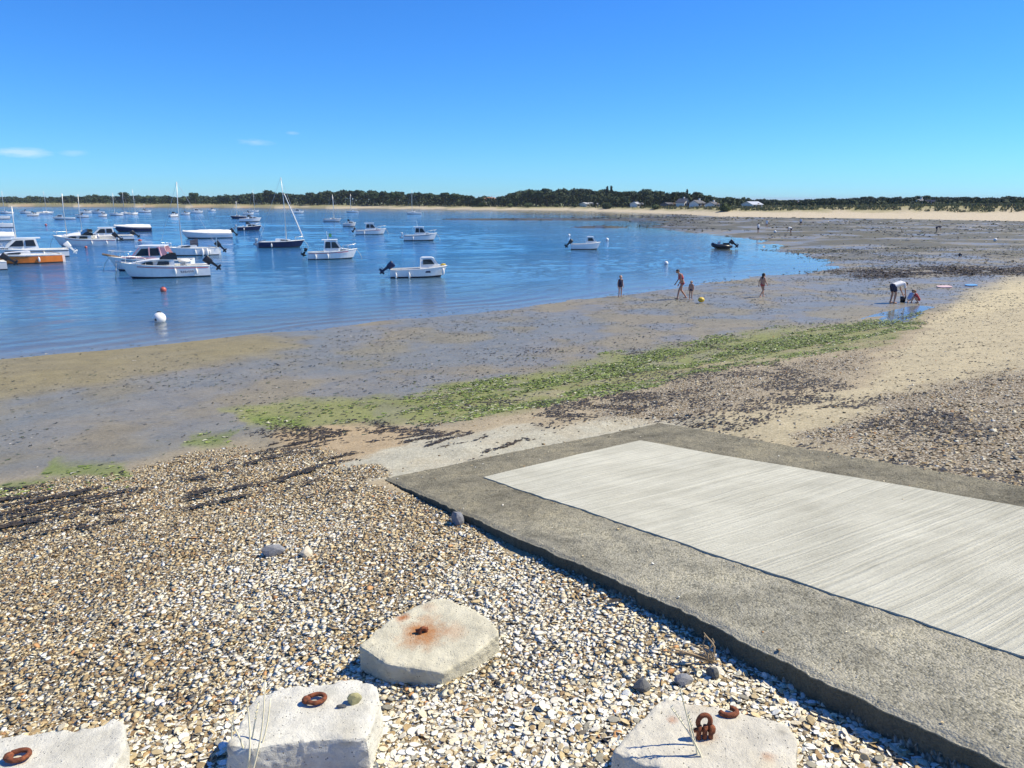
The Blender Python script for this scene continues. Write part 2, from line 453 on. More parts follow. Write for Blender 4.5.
def build_terrain():
    cols = np.concatenate([np.linspace(-2.2, -1.0, 60), np.linspace(-.99, .99, 1120), np.linspace(1.0, 2.2, 60)])
    Ys = [-2.0]
    while Ys[-1] < 28: Ys.append(Ys[-1] + max(.022, (Ys[-1] + 3) * .0062))
    py = 384 - FPX * ((Ys[-1] * sp - H * cp) / (Ys[-1] * cp + H * sp))
    while py > 204.2:
        py -= .55 if py > 240 else .33
        Ys.append(pgrid_y(py))
    Ys += [1000, 1150, 1350, 1700, 2200, 3000, 4500, 7000, 12000]
    Ys = np.array(Ys)
    Yg, Ug = np.meshgrid(Ys, cols, indexing='ij')
    Xg = Ug * (Yg + 3.0)
    x = Xg.ravel(); y = Yg.ravel()
    z = zt(x, y)
    K = masks(x, y, z)
    pv = np.array([ground(*q_) for q_ in POOL]); pl_ = pv[:, 2].min() + .012
    pd = poly_sd(x, y, [(a_[0], a_[1]) for a_ in pv]) + (fbm(x * 1.1, y * 1.1, 3, 181) - .5) * .7
    z = np.where(pd < .5, np.minimum(z, pl_ - .05 + .1 * sstep(-.5, .5, pd) + np.maximum(0, pd) * .25), z)
    bb = pv[:, :2]; gx, gy = np.meshgrid(np.linspace(bb[:, 0].min() - .8, bb[:, 0].max() + .8, 90), np.linspace(bb[:, 1].min() - .8, bb[:, 1].max() + .8, 60))
    gd = poly_sd(gx.ravel(), gy.ravel(), [tuple(b_) for b_ in bb]) < .75; ii = np.arange(gx.size).reshape(gx.shape)
    qf = np.stack([ii[:-1, :-1], ii[:-1, 1:], ii[1:, 1:], ii[1:, :-1]], -1).reshape(-1, 4); qf = qf[gd[qf].all(1)]; us = np.unique(qf); mq = -np.ones(gx.size, int); mq[us] = np.arange(len(us))
    wmat = water_mat()
    tag(np_mesh('tide_pool_water', np.column_stack([gx.ravel()[us], gy.ravel()[us], np.full(len(us), pl_)]), [mq[qf]], wmat, {'depth': np.full(len(us), .05)}, True), 'still pool left on the sand below the bending adult', kind='structure')
    n = len(x)
    nr, nc = Yg.shape
    c = np.tile(np.array([.18, .165, .118]), (n, 1))           # wet grey mud
    s, r = K['s'], K['r']; px, py = K['px'], K['py']
    m1 = fbm(x / 3.0, y / 3.0, 4, 90)
    c = lerp3(c, sstep(.4, .65, m1) * .6, (.21, .18, .12))
    # seaweed-stained far flats
    ff = sstep(45, 90, y) * sstep(.40, .50, fbm(x / 7.0, y / 5.0, 4, 95)) * (K['e'] < -4)
    c = lerp3(c, ff * .9, (.07, .066, .036))
    bar = sstep(120, 150, y) * sstep(720, 640, px) * sstep(-.35, -.1, z) * (K['e'] < -25); c = lerp3(c, bar, (.06, .055, .035))
    wet = np.full(n, .66) - .24 * sstep(.45, .7, fbm(x / 2.2, y / 2.2, 4, 97))
    wet = np.where(y > 60, wet - .25 * ff, wet)
    # upper beach below the shingle
    ub = sstep(16.5, 13.2, s + (fbm(x / 2.0, y / 2.0, 3, 99) - .5) * 3) * near_(y)
    c = lerp3(c, ub, (.34, .28, .175)); wet = wet * (1 - ub) + .1 * ub
    rt = sstep(18.5, 14, s + (m1 - .5) * 3) * sstep(18, 30, r) * near_(y)
    c = lerp3(c, rt * .8, (.26, .205, .13)); wet = wet * (1 - rt * .8)
    c = lerp3(c, K['sandbar'] * (.7 + .3 * sstep(.35, .6, fbm(x / 1.5, y / 1.5, 4, 191))), (.195, .168, .09)); wet = wet * (1 - K['sandbar'] * .75)
    c = lerp3(c, K['sandr'], (.415, .36, .225)); wet = wet * (1 - K['sandr'])
    c = lerp3(c, K['shm'] * .7, (.25, .22, .15)); wet *= 1 - K['shm']
    c = lerp3(c, K['shr'] * .7, (.2, .17, .115))
    c = lerp3(c, K['orange'] * .8, (.36, .27, .155)); wet *= 1 - K['orange']
    an = sstep(.3, .52, fbm(x * 1.6, y * 1.6, 4, 101))
    ag = K['algae'] * (.45 + .55 * an)
    c = lerp3(c, ag * .9, (.165, .185, .05)); wet = wet * (1 - ag * .7)
    le = sstep(470, 250, px) * K['algae']
    c = lerp3(c, le * .8, (.19, .195, .075))
    c = lerp3(c, K['lgreen'] * .8, (.13, .175, .035)); wet *= 1 - K['lgreen'] * .5
    c = lerp3(c, K['apron'] * (.72 + .28 * sstep(.35, .6, fbm(x * 2.5, y * 2.5, 4, 171))), (.41, .4, .315)); wet *= 1 - K['apron']
    c = lerp3(c, K['shl'], (.32, .255, .15)); wet *= 1 - K['shl']
    c = lerp3(c, K['pool'], (.1, .085, .06)); wet = np.maximum(wet, K['pool'])
    # far land
    e = K['e']; sw = np.interp(px, K_PX, [6, 10, 15, 20, 20, 28, 35]); cd = np.interp(px, K_PX, [16, 22, 28, 34, 35, 38, 42])
    fs = sstep(-6, 4, e); c = lerp3(c, fs, (.43, .37, .26)); wet *= 1 - fs
    tan = fs * sstep(320, 230, px) * sstep(2, 6, e); c = lerp3(c, tan * .8, (.34, .24, .12))
    gr = sstep(-2, 8, e - sw - (fbm(x / 6.0, y / 6.0, 3, 111) - .5) * 14) * fs
    c = lerp3(c, gr * .9, (.2, .19, .075))
    gr2 = sstep(30, 70, e - cd); c = lerp3(c, gr2, (.12, .13, .045))
    # sea bed
    sb = sstep(-.05, -.5, z); c = lerp3(c, sb * .6, (.1, .1, .075))
    speck = np.clip(sstep(15, 18, s) * (1 - K['sandbar'] * .6) * .9, 0, 1) * (1 - fs) + .55 * K['sandr'] + .5 * ub
    speck = speck * (1 - K['apron']) * (1 - K['shl'])
    peb = np.clip(K['shl'] + K['shr'] * .9 + K['shm'] * .8 + .25 * ub, 0, 1)
    verts = np.column_stack([x, y, z])
    idx = np.arange(n).reshape(nr, nc)
    q = np.stack([idx[:-1, :-1], idx[:-1, 1:], idx[1:, 1:], idx[1:, :-1]], -1).reshape(-1, 4)
    g = np_mesh('ground', verts, [q], ground_mat(), {'tone': c, 'wet': wet, 'speck': speck, 'peb': peb}, True)
    tag(g, 'sloping shore of shingle, sand, weed and wet mud running out to the bay', kind='structure')
    # the sea: a sheet at low-tide level, with the depth of water under each point
    keep = (z.reshape(nr, nc)[:-1, :-1] < .06) | (z.reshape(nr, nc)[1:, 1:] < .06) | (z.reshape(nr, nc)[1:, :-1] < .06) | (z.reshape(nr, nc)[:-1, 1:] < .06)
    keep &= (y.reshape(nr, nc)[:-1, :-1] > 16) & (y.reshape(nr, nc)[:-1, :-1] < 900)
    qq = q.reshape(nr - 1, nc - 1, 4)[keep]
    used = np.unique(qq); mp = -np.ones(n, int); mp[used] = np.arange(len(used))
    xu, yu, dep = x[used], y[used], np.clip(-z[used], 0, 5); su = NX * xu + NY * yu; ru = NY * xu - NX * yu
    ca, sa = math.cos(.16), math.sin(.16); xa, ya = xu * ca + yu * sa, -xu * sa + yu * ca
    big = fbm(xa / 5.0, ya / 1.5, 3, 401) - .5; swell = fbm(xa / 22.0, ya / 6.0, 3, 411) - .5
    wh = (.075 * big * sstep(.05, .5, dep) + .16 * swell * sstep(.2, .8, dep)) * (.55 + .9 * sstep(.35, .65, fbm(xa / 40, ya / 18, 3, 421)))
    shore = sstep(.5, .12, dep) * sstep(.0, .04, dep); wh = wh + shore * .011 * (.3 + 1.4 * fbm(ru / 4, su / 2, 3, 437)) * np.sin(2 * math.pi * (su / 1.6 + 3.4 * fbm(ru / 11, su / 7, 4, 431)))
    wv = np.column_stack([xu, yu, wh])
    w = np_mesh('sea_water', wv, [mp[qq]], wmat, {'depth': np.clip(-z[used], -.2, 5)}, True)
    tag(w, 'rippled blue water of the bay at low tide', kind='structure')
    # pool left on the sand in front of the bathers
    return g

def near_(y): return (y < 90).astype(float)

def ground_mat():
    m, nt, b = new_mat('shore')
    tc = nt.nodes.new('ShaderNodeTexCoord'); co = tc.outputs['Object']
    def attr(n):
        a = nt.nodes.new('ShaderNodeAttribute'); a.attribute_name = n; return a
    tone, wet, speck, peb = attr('tone'), attr('wet'), attr('speck'), attr('peb')
    n1 = noise_node(nt, 1.3, 8, .65, co); n2 = noise_node(nt, 14, 6, .7, co)
    f = math_node(nt, 'ADD', math_node(nt, 'MULTIPLY', n1.outputs['Fac'], .5), math_node(nt, 'MULTIPLY', n2.outputs['Fac'], .7))
    r = ramp_node(nt, f, [(.35, (.6, .6, .6)), (.85, (1.5, 1.5, 1.5))])
    col = mix_col(nt, 1.0, tone.outputs['Color'], r.outputs['Color'], 'MULTIPLY')
    # bits of weed and shell lying about
    mp = rot_scale(nt, co, -35, (1, 1.8, 1))
    n3 = noise_node(nt, 3.2, 7, .72, mp.outputs[0])
    sp_ = ramp_node(nt, n3.outputs['Fac'], [(.58, (0, 0, 0)), (.64, (1, 1, 1))])
    col = mix_col(nt, math_node(nt, 'MULTIPLY', math_node(nt, 'MULTIPLY', sp_.outputs['Color'], speck.outputs['Fac']), .75), col, (.05, .048, .022))
    v2 = nt.nodes.new('ShaderNodeTexVoronoi'); v2.inputs['Scale'].default_value = 5.5; L(nt, co, v2.inputs['Vector'])
    sh = ramp_node(nt, v2.outputs['Distance'], [(.07, (1, 1, 1)), (.1, (0, 0, 0))])
    n5 = noise_node(nt, .8, 4, .6, co)
    shm = math_node(nt, 'MULTIPLY', math_node(nt, 'MULTIPLY', sh.outputs['Color'], speck.outputs['Fac']), ramp_node(nt, n5.outputs['Fac'], [(.5, (0, 0, 0)), (.6, (1, 1, 1))]).outputs['Color'])
    col = mix_col(nt, math_node(nt, 'MULTIPLY', shm, .8), col, (.6, .55, .45))
    # small gravel between the stones
    v1 = nt.nodes.new('ShaderNodeTexVoronoi'); v1.inputs['Scale'].default_value = 32; L(nt, co, v1.inputs['Vector'])
    rr = ramp_node(nt, v1.outputs['Color'], [(.2, (.12, .085, .05)), (.45, (.3, .22, .13)), (.6, (.45, .38, .26)), (.85, (.7, .66, .56))])
    dk = ramp_node(nt, v1.outputs['Distance'], [(.3, (1, 1, 1)), (.75, (.3, .3, .3))])
    gc = mix_col(nt, 1.0, rr.outputs['Color'], dk.outputs['Color'], 'MULTIPLY')
    col = mix_col(nt, math_node(nt, 'MULTIPLY', peb.outputs['Fac'], .75), col, gc)
    L(nt, col, b.inputs['Base Color'])
    n4 = noise_node(nt, .9, 6, .65, co)
    wv = math_node(nt, 'MULTIPLY', wet.outputs['Fac'], ramp_node(nt, n4.outputs['Fac'], [(.3, (.88, .88, .88)), (.55, (1, 1, 1))]).outputs['Color'])
    rg = ramp_node(nt, wv, [(0, (.95, .95, .95)), (.45, (.6, .6, .6)), (.7, (.3, .3, .3)), (1.0, (.14, .14, .14))])
    L(nt, rg.outputs['Color'], b.inputs['Roughness'])
    b.inputs['Specular IOR Level'].default_value = .5
    n6 = noise_node(nt, 7, 8, .7, co)
    hh = math_node(nt, 'ADD', n6.outputs['Fac'], math_node(nt, 'MULTIPLY', math_node(nt, 'SUBTRACT', 1.0, v1.outputs['Distance']), math_node(nt, 'MULTIPLY', peb.outputs['Fac'], .6)))
    bp = nt.nodes.new('ShaderNodeBump'); bp.inputs['Distance'].default_value = .035
    L(nt, hh, bp.inputs['Height']); L(nt, ramp_node(nt, wet.outputs['Fac'], [(.1, (.75, .75, .75)), (.9, (.22, .22, .22))]).outputs['Color'], bp.inputs['Strength'])
    L(nt, bp.outputs['Normal'], b.inputs['Normal'])
    return m

def water_mat():
    m = bpy.data.materials.new('sea'); m.use_nodes = True; nt = m.node_tree; nt.nodes.clear()
    out = nt.nodes.new('ShaderNodeOutputMaterial')
    tc = nt.nodes.new('ShaderNodeTexCoord'); co = tc.outputs['Object']
    mp = rot_scale(nt, co, -10, (.4, 1.5, 1))
    a = noise_node(nt, 1.5, 7, .66, mp.outputs[0]); c2 = noise_node(nt, .07, 3, .5, mp.outputs[0])
    dp = nt.nodes.new('ShaderNodeAttribute'); dp.attribute_name = 'depth'
    calm = ramp_node(nt, dp.outputs['Fac'], [(0.0, (.12, .12, .12)), (.35, (1, 1, 1))])
    st = math_node(nt, 'MULTIPLY', calm.outputs['Color'], ramp_node(nt, c2.outputs['Fac'], [(.35, (.45, .45, .45)), (.65, (1, 1, 1))]).outputs['Color'])
    bp = nt.nodes.new('ShaderNodeBump'); bp.inputs['Distance'].default_value = WAVE
    mp2 = rot_scale(nt, co, -6, (.16, .8, 1)); big = noise_node(nt, .55, 6, .68, mp2.outputs[0])
    L(nt, math_node(nt, 'ADD', math_node(nt, 'MULTIPLY', a.outputs['Fac'], .5), math_node(nt, 'MULTIPLY', big.outputs['Fac'], .5)), bp.inputs['Height']); L(nt, st, bp.inputs['Strength'])
    gl = nt.nodes.new('ShaderNodeBsdfGlossy'); gl.inputs['Roughness'].default_value = .05; gl.inputs['Color'].default_value = (.9, .95, 1, 1); L(nt, bp.outputs['Normal'], gl.inputs['Normal'])
    fr = nt.nodes.new('ShaderNodeFresnel'); fr.inputs['IOR'].default_value = 1.33; L(nt, bp.outputs['Normal'], fr.inputs['Normal'])
    df = nt.nodes.new('ShaderNodeBsdfDiffuse')
    dc = ramp_node(nt, dp.outputs['Fac'], [(0, (.16, .165, .14)), (.22, (.085, .16, .235)), (.5, (.03, .12, .245)), (1, (.016, .09, .225))])
    L(nt, dc.outputs['Color'], df.inputs['Color'])
    tr = nt.nodes.new('ShaderNodeBsdfTransparent'); tr.inputs['Color'].default_value = (.92, .96, .97, 1)
    al = ramp_node(nt, dp.outputs['Fac'], [(0, (.0, .0, .0)), (.08, (.35, .35, .35)), (.3, (.97, .97, .97))])
    m1 = nt.nodes.new('ShaderNodeMixShader'); L(nt, al.outputs['Color'], m1.inputs['Fac']); L(nt, tr.outputs[0], m1.inputs[1]); L(nt, df.outputs[0], m1.inputs[2])
    m2 = nt.nodes.new('ShaderNodeMixShader'); L(nt, fr.outputs[0], m2.inputs['Fac']); L(nt, m1.outputs[0], m2.inputs[1]); L(nt, gl.outputs[0], m2.inputs[2])
    L(nt, m2.outputs[0], out.inputs['Surface'])
    return m
WAVE = .2

# ------------------------------------------------------------------ slipway
def conc_mat(name, dark, light, lines=False):
    m, nt, b = new_mat(name)
    tc = nt.nodes.new('ShaderNodeTexCoord'); co = tc.outputs['Object']
    n = noise_node(nt, 1.1, 8, .6, co); n2 = noise_node(nt, 45, 5, .75, co)
    if lines:
        mp = rot_scale(nt, co, -31, (.35, 24, 1))
        # wobble the strokes a little
        w = noise_node(nt, .5, 3, .5, co)
        va = nt.nodes.new('ShaderNodeVectorMath'); va.operation = 'MULTIPLY_ADD'; L(nt, w.outputs['Color'], va.inputs[0]); va.inputs[1].default_value = (0, 3.2, 0); L(nt, mp.outputs[0], va.inputs[2])
        st = noise_node(nt, 1.0, 5, .65, va.outputs[0])
        f = math_node(nt, 'ADD', math_node(nt, 'MULTIPLY', n.outputs['Fac'], .35), math_node(nt, 'ADD', math_node(nt, 'MULTIPLY', st.outputs['Fac'], .45), math_node(nt, 'MULTIPLY', n2.outputs['Fac'], .3)))
        r = ramp_node(nt, f, [(.42, dark), (.66, light)])
        col = r.outputs['Color']
        h = math_node(nt, 'ADD', math_node(nt, 'MULTIPLY', st.outputs['Fac'], 1.2), math_node(nt, 'MULTIPLY', n2.outputs['Fac'], .35))
        bump(nt, b, h, 1.0, .03)
    else:
        vo = nt.nodes.new('ShaderNodeTexVoronoi'); vo.inputs['Scale'].default_value = 62; L(nt, co, vo.inputs['Vector'])
        vr = ramp_node(nt, vo.outputs['Color'], [(.15, tuple(c * .7 for c in dark)), (.5, tuple((a_ + b_) / 2 for a_, b_ in zip(dark, light))), (.85, light)])
        r = ramp_node(nt, n.outputs['Fac'], [(.33, (.62, .62, .6)), (.5, (1, 1, .98)), (.68, (1.35, 1.32, 1.22))])
        col = mix_col(nt, 1.0, vr.outputs['Color'], r.outputs['Color'], 'MULTIPLY')
        n8 = noise_node(nt, 2.6, 7, .72, co); col = mix_col(nt, math_node(nt, 'MULTIPLY', ramp_node(nt, n8.outputs['Fac'], [(.52, (0, 0, 0)), (.6, (1, 1, 1))]).outputs['Color'], .38), col, tuple(c * .55 for c in dark))
        n7 = noise_node(nt, 5, 7, .75, co)
        col = mix_col(nt, math_node(nt, 'MULTIPLY', ramp_node(nt, n7.outputs['Fac'], [(.5, (0, 0, 0)), (.62, (1, 1, 1))]).outputs['Color'], .5), col, tuple(c * .9 for c in light))
        ea = nt.nodes.new('ShaderNodeAttribute'); ea.attribute_name = 'edge'
        col = mix_col(nt, math_node(nt, 'MULTIPLY', ea.outputs['Fac'], .45), col, (.42, .4, .32))
        h = math_node(nt, 'ADD', math_node(nt, 'MULTIPLY', math_node(nt, 'SUBTRACT', 1.0, vo.outputs['Distance']), .6), math_node(nt, 'ADD', math_node(nt, 'MULTIPLY', n2.outputs['Fac'], .8), math_node(nt, 'MULTIPLY', n7.outputs['Fac'], 1.2)))
        bump(nt, b, h, .8, .02)
    oa_ = nt.nodes.new('ShaderNodeAttribute'); oa_.attribute_name = 'old'
    col = mix_col(nt, oa_.outputs['Fac'], col, mix_col(nt, 1.0, col, (.66, .64, .59), 'MULTIPLY')) if not lines else col
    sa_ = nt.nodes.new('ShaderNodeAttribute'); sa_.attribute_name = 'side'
    col = mix_col(nt, sa_.outputs['Fac'], col, (.085, .085, .06))  # shade of the slab's side faces painted in as dark olive
    L(nt, col, b.inputs['Base Color']); b.inputs['Roughness'].default_value = .93; b.inputs['Specular IOR Level'].default_value = .25
    return m

def interp_line(pts, t):
    pts = np.array(pts); d = np.concatenate([[0], np.cumsum(np.hypot(*np.diff(pts, axis=0).T))]); d /= d[-1]
    return np.column_stack([np.interp(t, d, pts[:, 0]), np.interp(t, d, pts[:, 1])])

def build_slipway():
    nl, nw = 520, 180
    tl = np.linspace(0, 1, nl)
    ne = interp_line(NEAR_EDGE, tl); fe = interp_line(FAR_EDGE, tl)
    nv = np.column_stack([-np.gradient(ne[:, 1]), np.gradient(ne[:, 0])]); nv /= np.linalg.norm(nv, axis=1)[:, None]
    ne = ne + nv * ((fbm(tl * 40, tl * 0, 4, 3) - .5) * .07 + (fbm(tl * 200, tl * 0, 2, 4) - .5) * .03)[:, None]
    tw = np.concatenate([np.linspace(0, .03, 12), np.linspace(.035, .3, 60), np.linspace(.3, 1, nw - 72)])
    P = ne[:, None, :] * (1 - tw)[None, :, None] + fe[:, None, :] * tw[None, :, None]
    x = P[..., 0].ravel(); y = P[..., 1].ravel()
    z = ramp_z(x, y) + (fbm(x * 9, y * 9, 4, 6) - .5) * .022 + (fbm(x * .8, y * .8, 2, 7) - .5) * .03
    T = np.tile(tw, nl)
    z = z - .02 * sstep(.012, 0, T)
    edge = sstep(.035, .005, T + (fbm(x * 2, y * 2, 3, 14) - .5) * .05)
    # the toe of the ramp is worn and half buried in pale sand
    top = np.column_stack([x, y, z]); n = len(top)
    idx = np.arange(n).reshape(nl, nw)
    faces = [np.stack([idx[:-1, :-1], idx[1:, :-1], idx[1:, 1:], idx[:-1, 1:]], -1).reshape(-1, 4)]
    loop = np.concatenate([idx[:, 0], idx[-1, 1:], idx[::-1, -1][1:], idx[0, ::-1][1:-1]])
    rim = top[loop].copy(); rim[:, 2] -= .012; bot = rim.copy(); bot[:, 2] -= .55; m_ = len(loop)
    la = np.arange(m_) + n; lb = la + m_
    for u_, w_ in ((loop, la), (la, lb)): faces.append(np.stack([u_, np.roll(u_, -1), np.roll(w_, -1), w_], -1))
    e2 = np.concatenate([edge, np.zeros(2 * m_)]); side_shade = np.concatenate([np.zeros(n), np.full(2 * m_, .85)])  # rim and walls carry the painted shade
    o = np_mesh('slipway', np.vstack([top, rim, bot]), faces, conc_mat('rough_concrete', (.24, .23, .175), (.46, .435, .345)), {'edge': e2, 'side': side_shade, 'old': np.concatenate([np.clip(np.maximum(sstep(.5, .8, np.repeat(tl, nw) + (fbm(x * .5, y * .5, 3, 51) - .5) * .3), sstep(.45, .7, T)), 0, 1), np.zeros(2 * m_)])})
    tag(o, 'rough grey concrete slipway running down the beach', kind='structure')
    # brushed concrete panel cast on top
    A, B = np.array((-.436, 10.84)), np.array((2.33, 12.82)); A0, B0 = np.array((6.25, -.6)), np.array((10.1, -.6))
    nl, nw = 260, 120
    a = np.linspace(0, 1, nl); b = np.linspace(0, 1, nw)
    An = A[None] * (1 - a)[:, None] + A0[None] * a[:, None]; Bn = B[None] * (1 - a)[:, None] + B0[None] * a[:, None]
    An = An + np.column_stack([(fbm(a * 60, a * 0, 3, 31) - .5) * .04, a * 0]); 
    P = An[:, None] * (1 - b)[None, :, None] + Bn[:, None] * b[None, :, None]
    x = P[..., 0].ravel(); y = P[..., 1].ravel()
    z = ramp_z(x, y) + .014 + (fbm(x * .8, y * .8, 2, 7) - .5) * .03
    top = np.column_stack([x, y, z]); n = len(top); idx = np.arange(n).reshape(nl, nw)
    faces = [np.stack([idx[:-1, :-1], idx[:-1, 1:], idx[1:, 1:], idx[1:, :-1]], -1).reshape(-1, 4)]
    loop = np.concatenate([idx[:, 0], idx[-1, 1:], idx[::-1, -1][1:], idx[0, ::-1][1:-1]])
    bot = top[loop].copy(); bot[:, 2] -= .08; lb = np.arange(len(loop)) + n
    faces.append(np.stack([np.roll(loop, -1), loop, lb, np.roll(lb, -1)], -1))
    p = np_mesh('concrete_panel', np.vstack([top, bot]), faces, conc_mat('brushed_concrete', (.37, .36, .285), (.64, .63, .52), True))
    p.parent = o; p['label'] = 'pale concrete panel brushed with fine parallel lines'

# ------------------------------------------------------------------ scattered stuff
def rand_rot(n, flat=1.0):
    """rotation matrices: any yaw, tilt limited"""
    yaw = rng.uniform(0, 2 * np.pi, n); tilt = np.abs(rng.normal(0, .35 * flat, n)); ax = rng.uniform(0, 2 * np.pi, n)
    cy, sy = np.cos(yaw), np.sin(yaw)
    Rz = np.zeros((n, 3, 3)); Rz[:, 0, 0] = cy; Rz[:, 0, 1] = -sy; Rz[:, 1, 0] = sy; Rz[:, 1, 1] = cy; Rz[:, 2, 2] = 1
    kx, ky = np.cos(ax), np.sin(ax); c, s = np.cos(tilt), np.sin(tilt)
    Rt = np.zeros((n, 3, 3))
    Rt[:, 0, 0] = c + kx * kx * (1 - c); Rt[:, 0, 1] = kx * ky * (1 - c); Rt[:, 0, 2] = ky * s
    Rt[:, 1, 0] = kx * ky * (1 - c); Rt[:, 1, 1] = c + ky * ky * (1 - c); Rt[:, 1, 2] = -kx * s
    Rt[:, 2, 0] = -ky * s; Rt[:, 2, 1] = kx * s; Rt[:, 2, 2] = c
    return Rt @ Rz

def ico(sub):
    bm = bmesh.new(); bmesh.ops.create_icosphere(bm, subdivisions=sub, radius=1)
    v = np.array([p.co[:] for p in bm.verts]); f = np.array([[q.index for q in p.verts] for p in bm.faces]); bm.free(); return v, f

def stone_variants(sub, k, amt):
    v, f = ico(sub); out = []
    for i in range(k):
        o = []
        for p in v:
            q = Vector(p) * 1.1 + Vector((i * 13.7, i * 3.1, 0))
            o.append(p * (1 + amt * (mnoise.noise(q) + .5 * mnoise.noise(q * 2.3))))
        o = np.array(o)
        # knock off a flat or two, as broken shell and split stone have
        for _ in range(2):
            d = np.array(Vector((random.gauss(0, 1), random.gauss(0, 1), random.gauss(0, .6))).normalized()); h = random.uniform(.45, .8)
            t = o @ d; o = o - np.clip(t - h, 0, None)[:, None] * d[None]
        out.append(o)
    return out, f

def pebbles_from(x, y, size, z, tone, flatk, sub, variants, faces):
    n = len(x); Rm = rand_rot(n); vi = rng.integers(0, len(variants), n)
    V = np.array(variants)[vi]                                   # n,k,3
    S = np.column_stack([size * rng.uniform(.8, 1.35, n), size * rng.uniform(.6, 1.0, n), size * flatk])
    V = np.einsum('nij,nkj->nki', Rm, V * S[:, None, :])
    V = V + np.column_stack([x, y, z])[:, None, :]
    k = V.shape[1]
    F = (faces[None] + (np.arange(n) * k)[:, None, None]).reshape(-1, 3)
    return V.reshape(-1, 3), F, np.repeat(tone, k, 0)

def stone_tones(n, white):
    pal = np.array([(.77, .73, .64), (.68, .61, .46), (.53, .43, .26), (.38, .28, .15), (.25, .17, .09), (.27, .26, .22), (.12, .105, .085), (.5, .28, .13)])
    w0 = np.array([.1, .165, .255, .225, .125, .07, .04, .02]); w1 = np.array([.5, .22, .12, .06, .03, .04, .02, .01])
    W = w0[None] * (1 - white)[:, None] + w1[None] * white[:, None]; W /= W.sum(1, keepdims=True)
    i = (rng.uniform(size=(n, 1)) > np.cumsum(W, 1)).sum(1).clip(0, 7)
    return np.minimum(pal[i] * rng.uniform(.8, 1.2, (n, 1)) * np.array([1.05, 1.045, 1.0]), .8)

def pebble_mat():
    m, nt, b = new_mat('pebble')
    a = nt.nodes.new('ShaderNodeAttribute'); a.attribute_name = 'tone'
    tc = nt.nodes.new('ShaderNodeTexCoord'); n = noise_node(nt, 55, 4, .65, tc.outputs['Object'])
    r = ramp_node(nt, n.outputs['Fac'], [(.3, (.75, .74, .72)), (.7, (1.15, 1.15, 1.15))])
    L(nt, mix_col(nt, 1.0, a.outputs['Color'], r.outputs['Color'], 'MULTIPLY'), b.inputs['Base Color'])
    b.inputs['Roughness'].default_value = .75; b.inputs['Specular IOR Level'].default_value = .35
    bump(nt, b, n.outputs['Fac'], .4, .01)
    return m

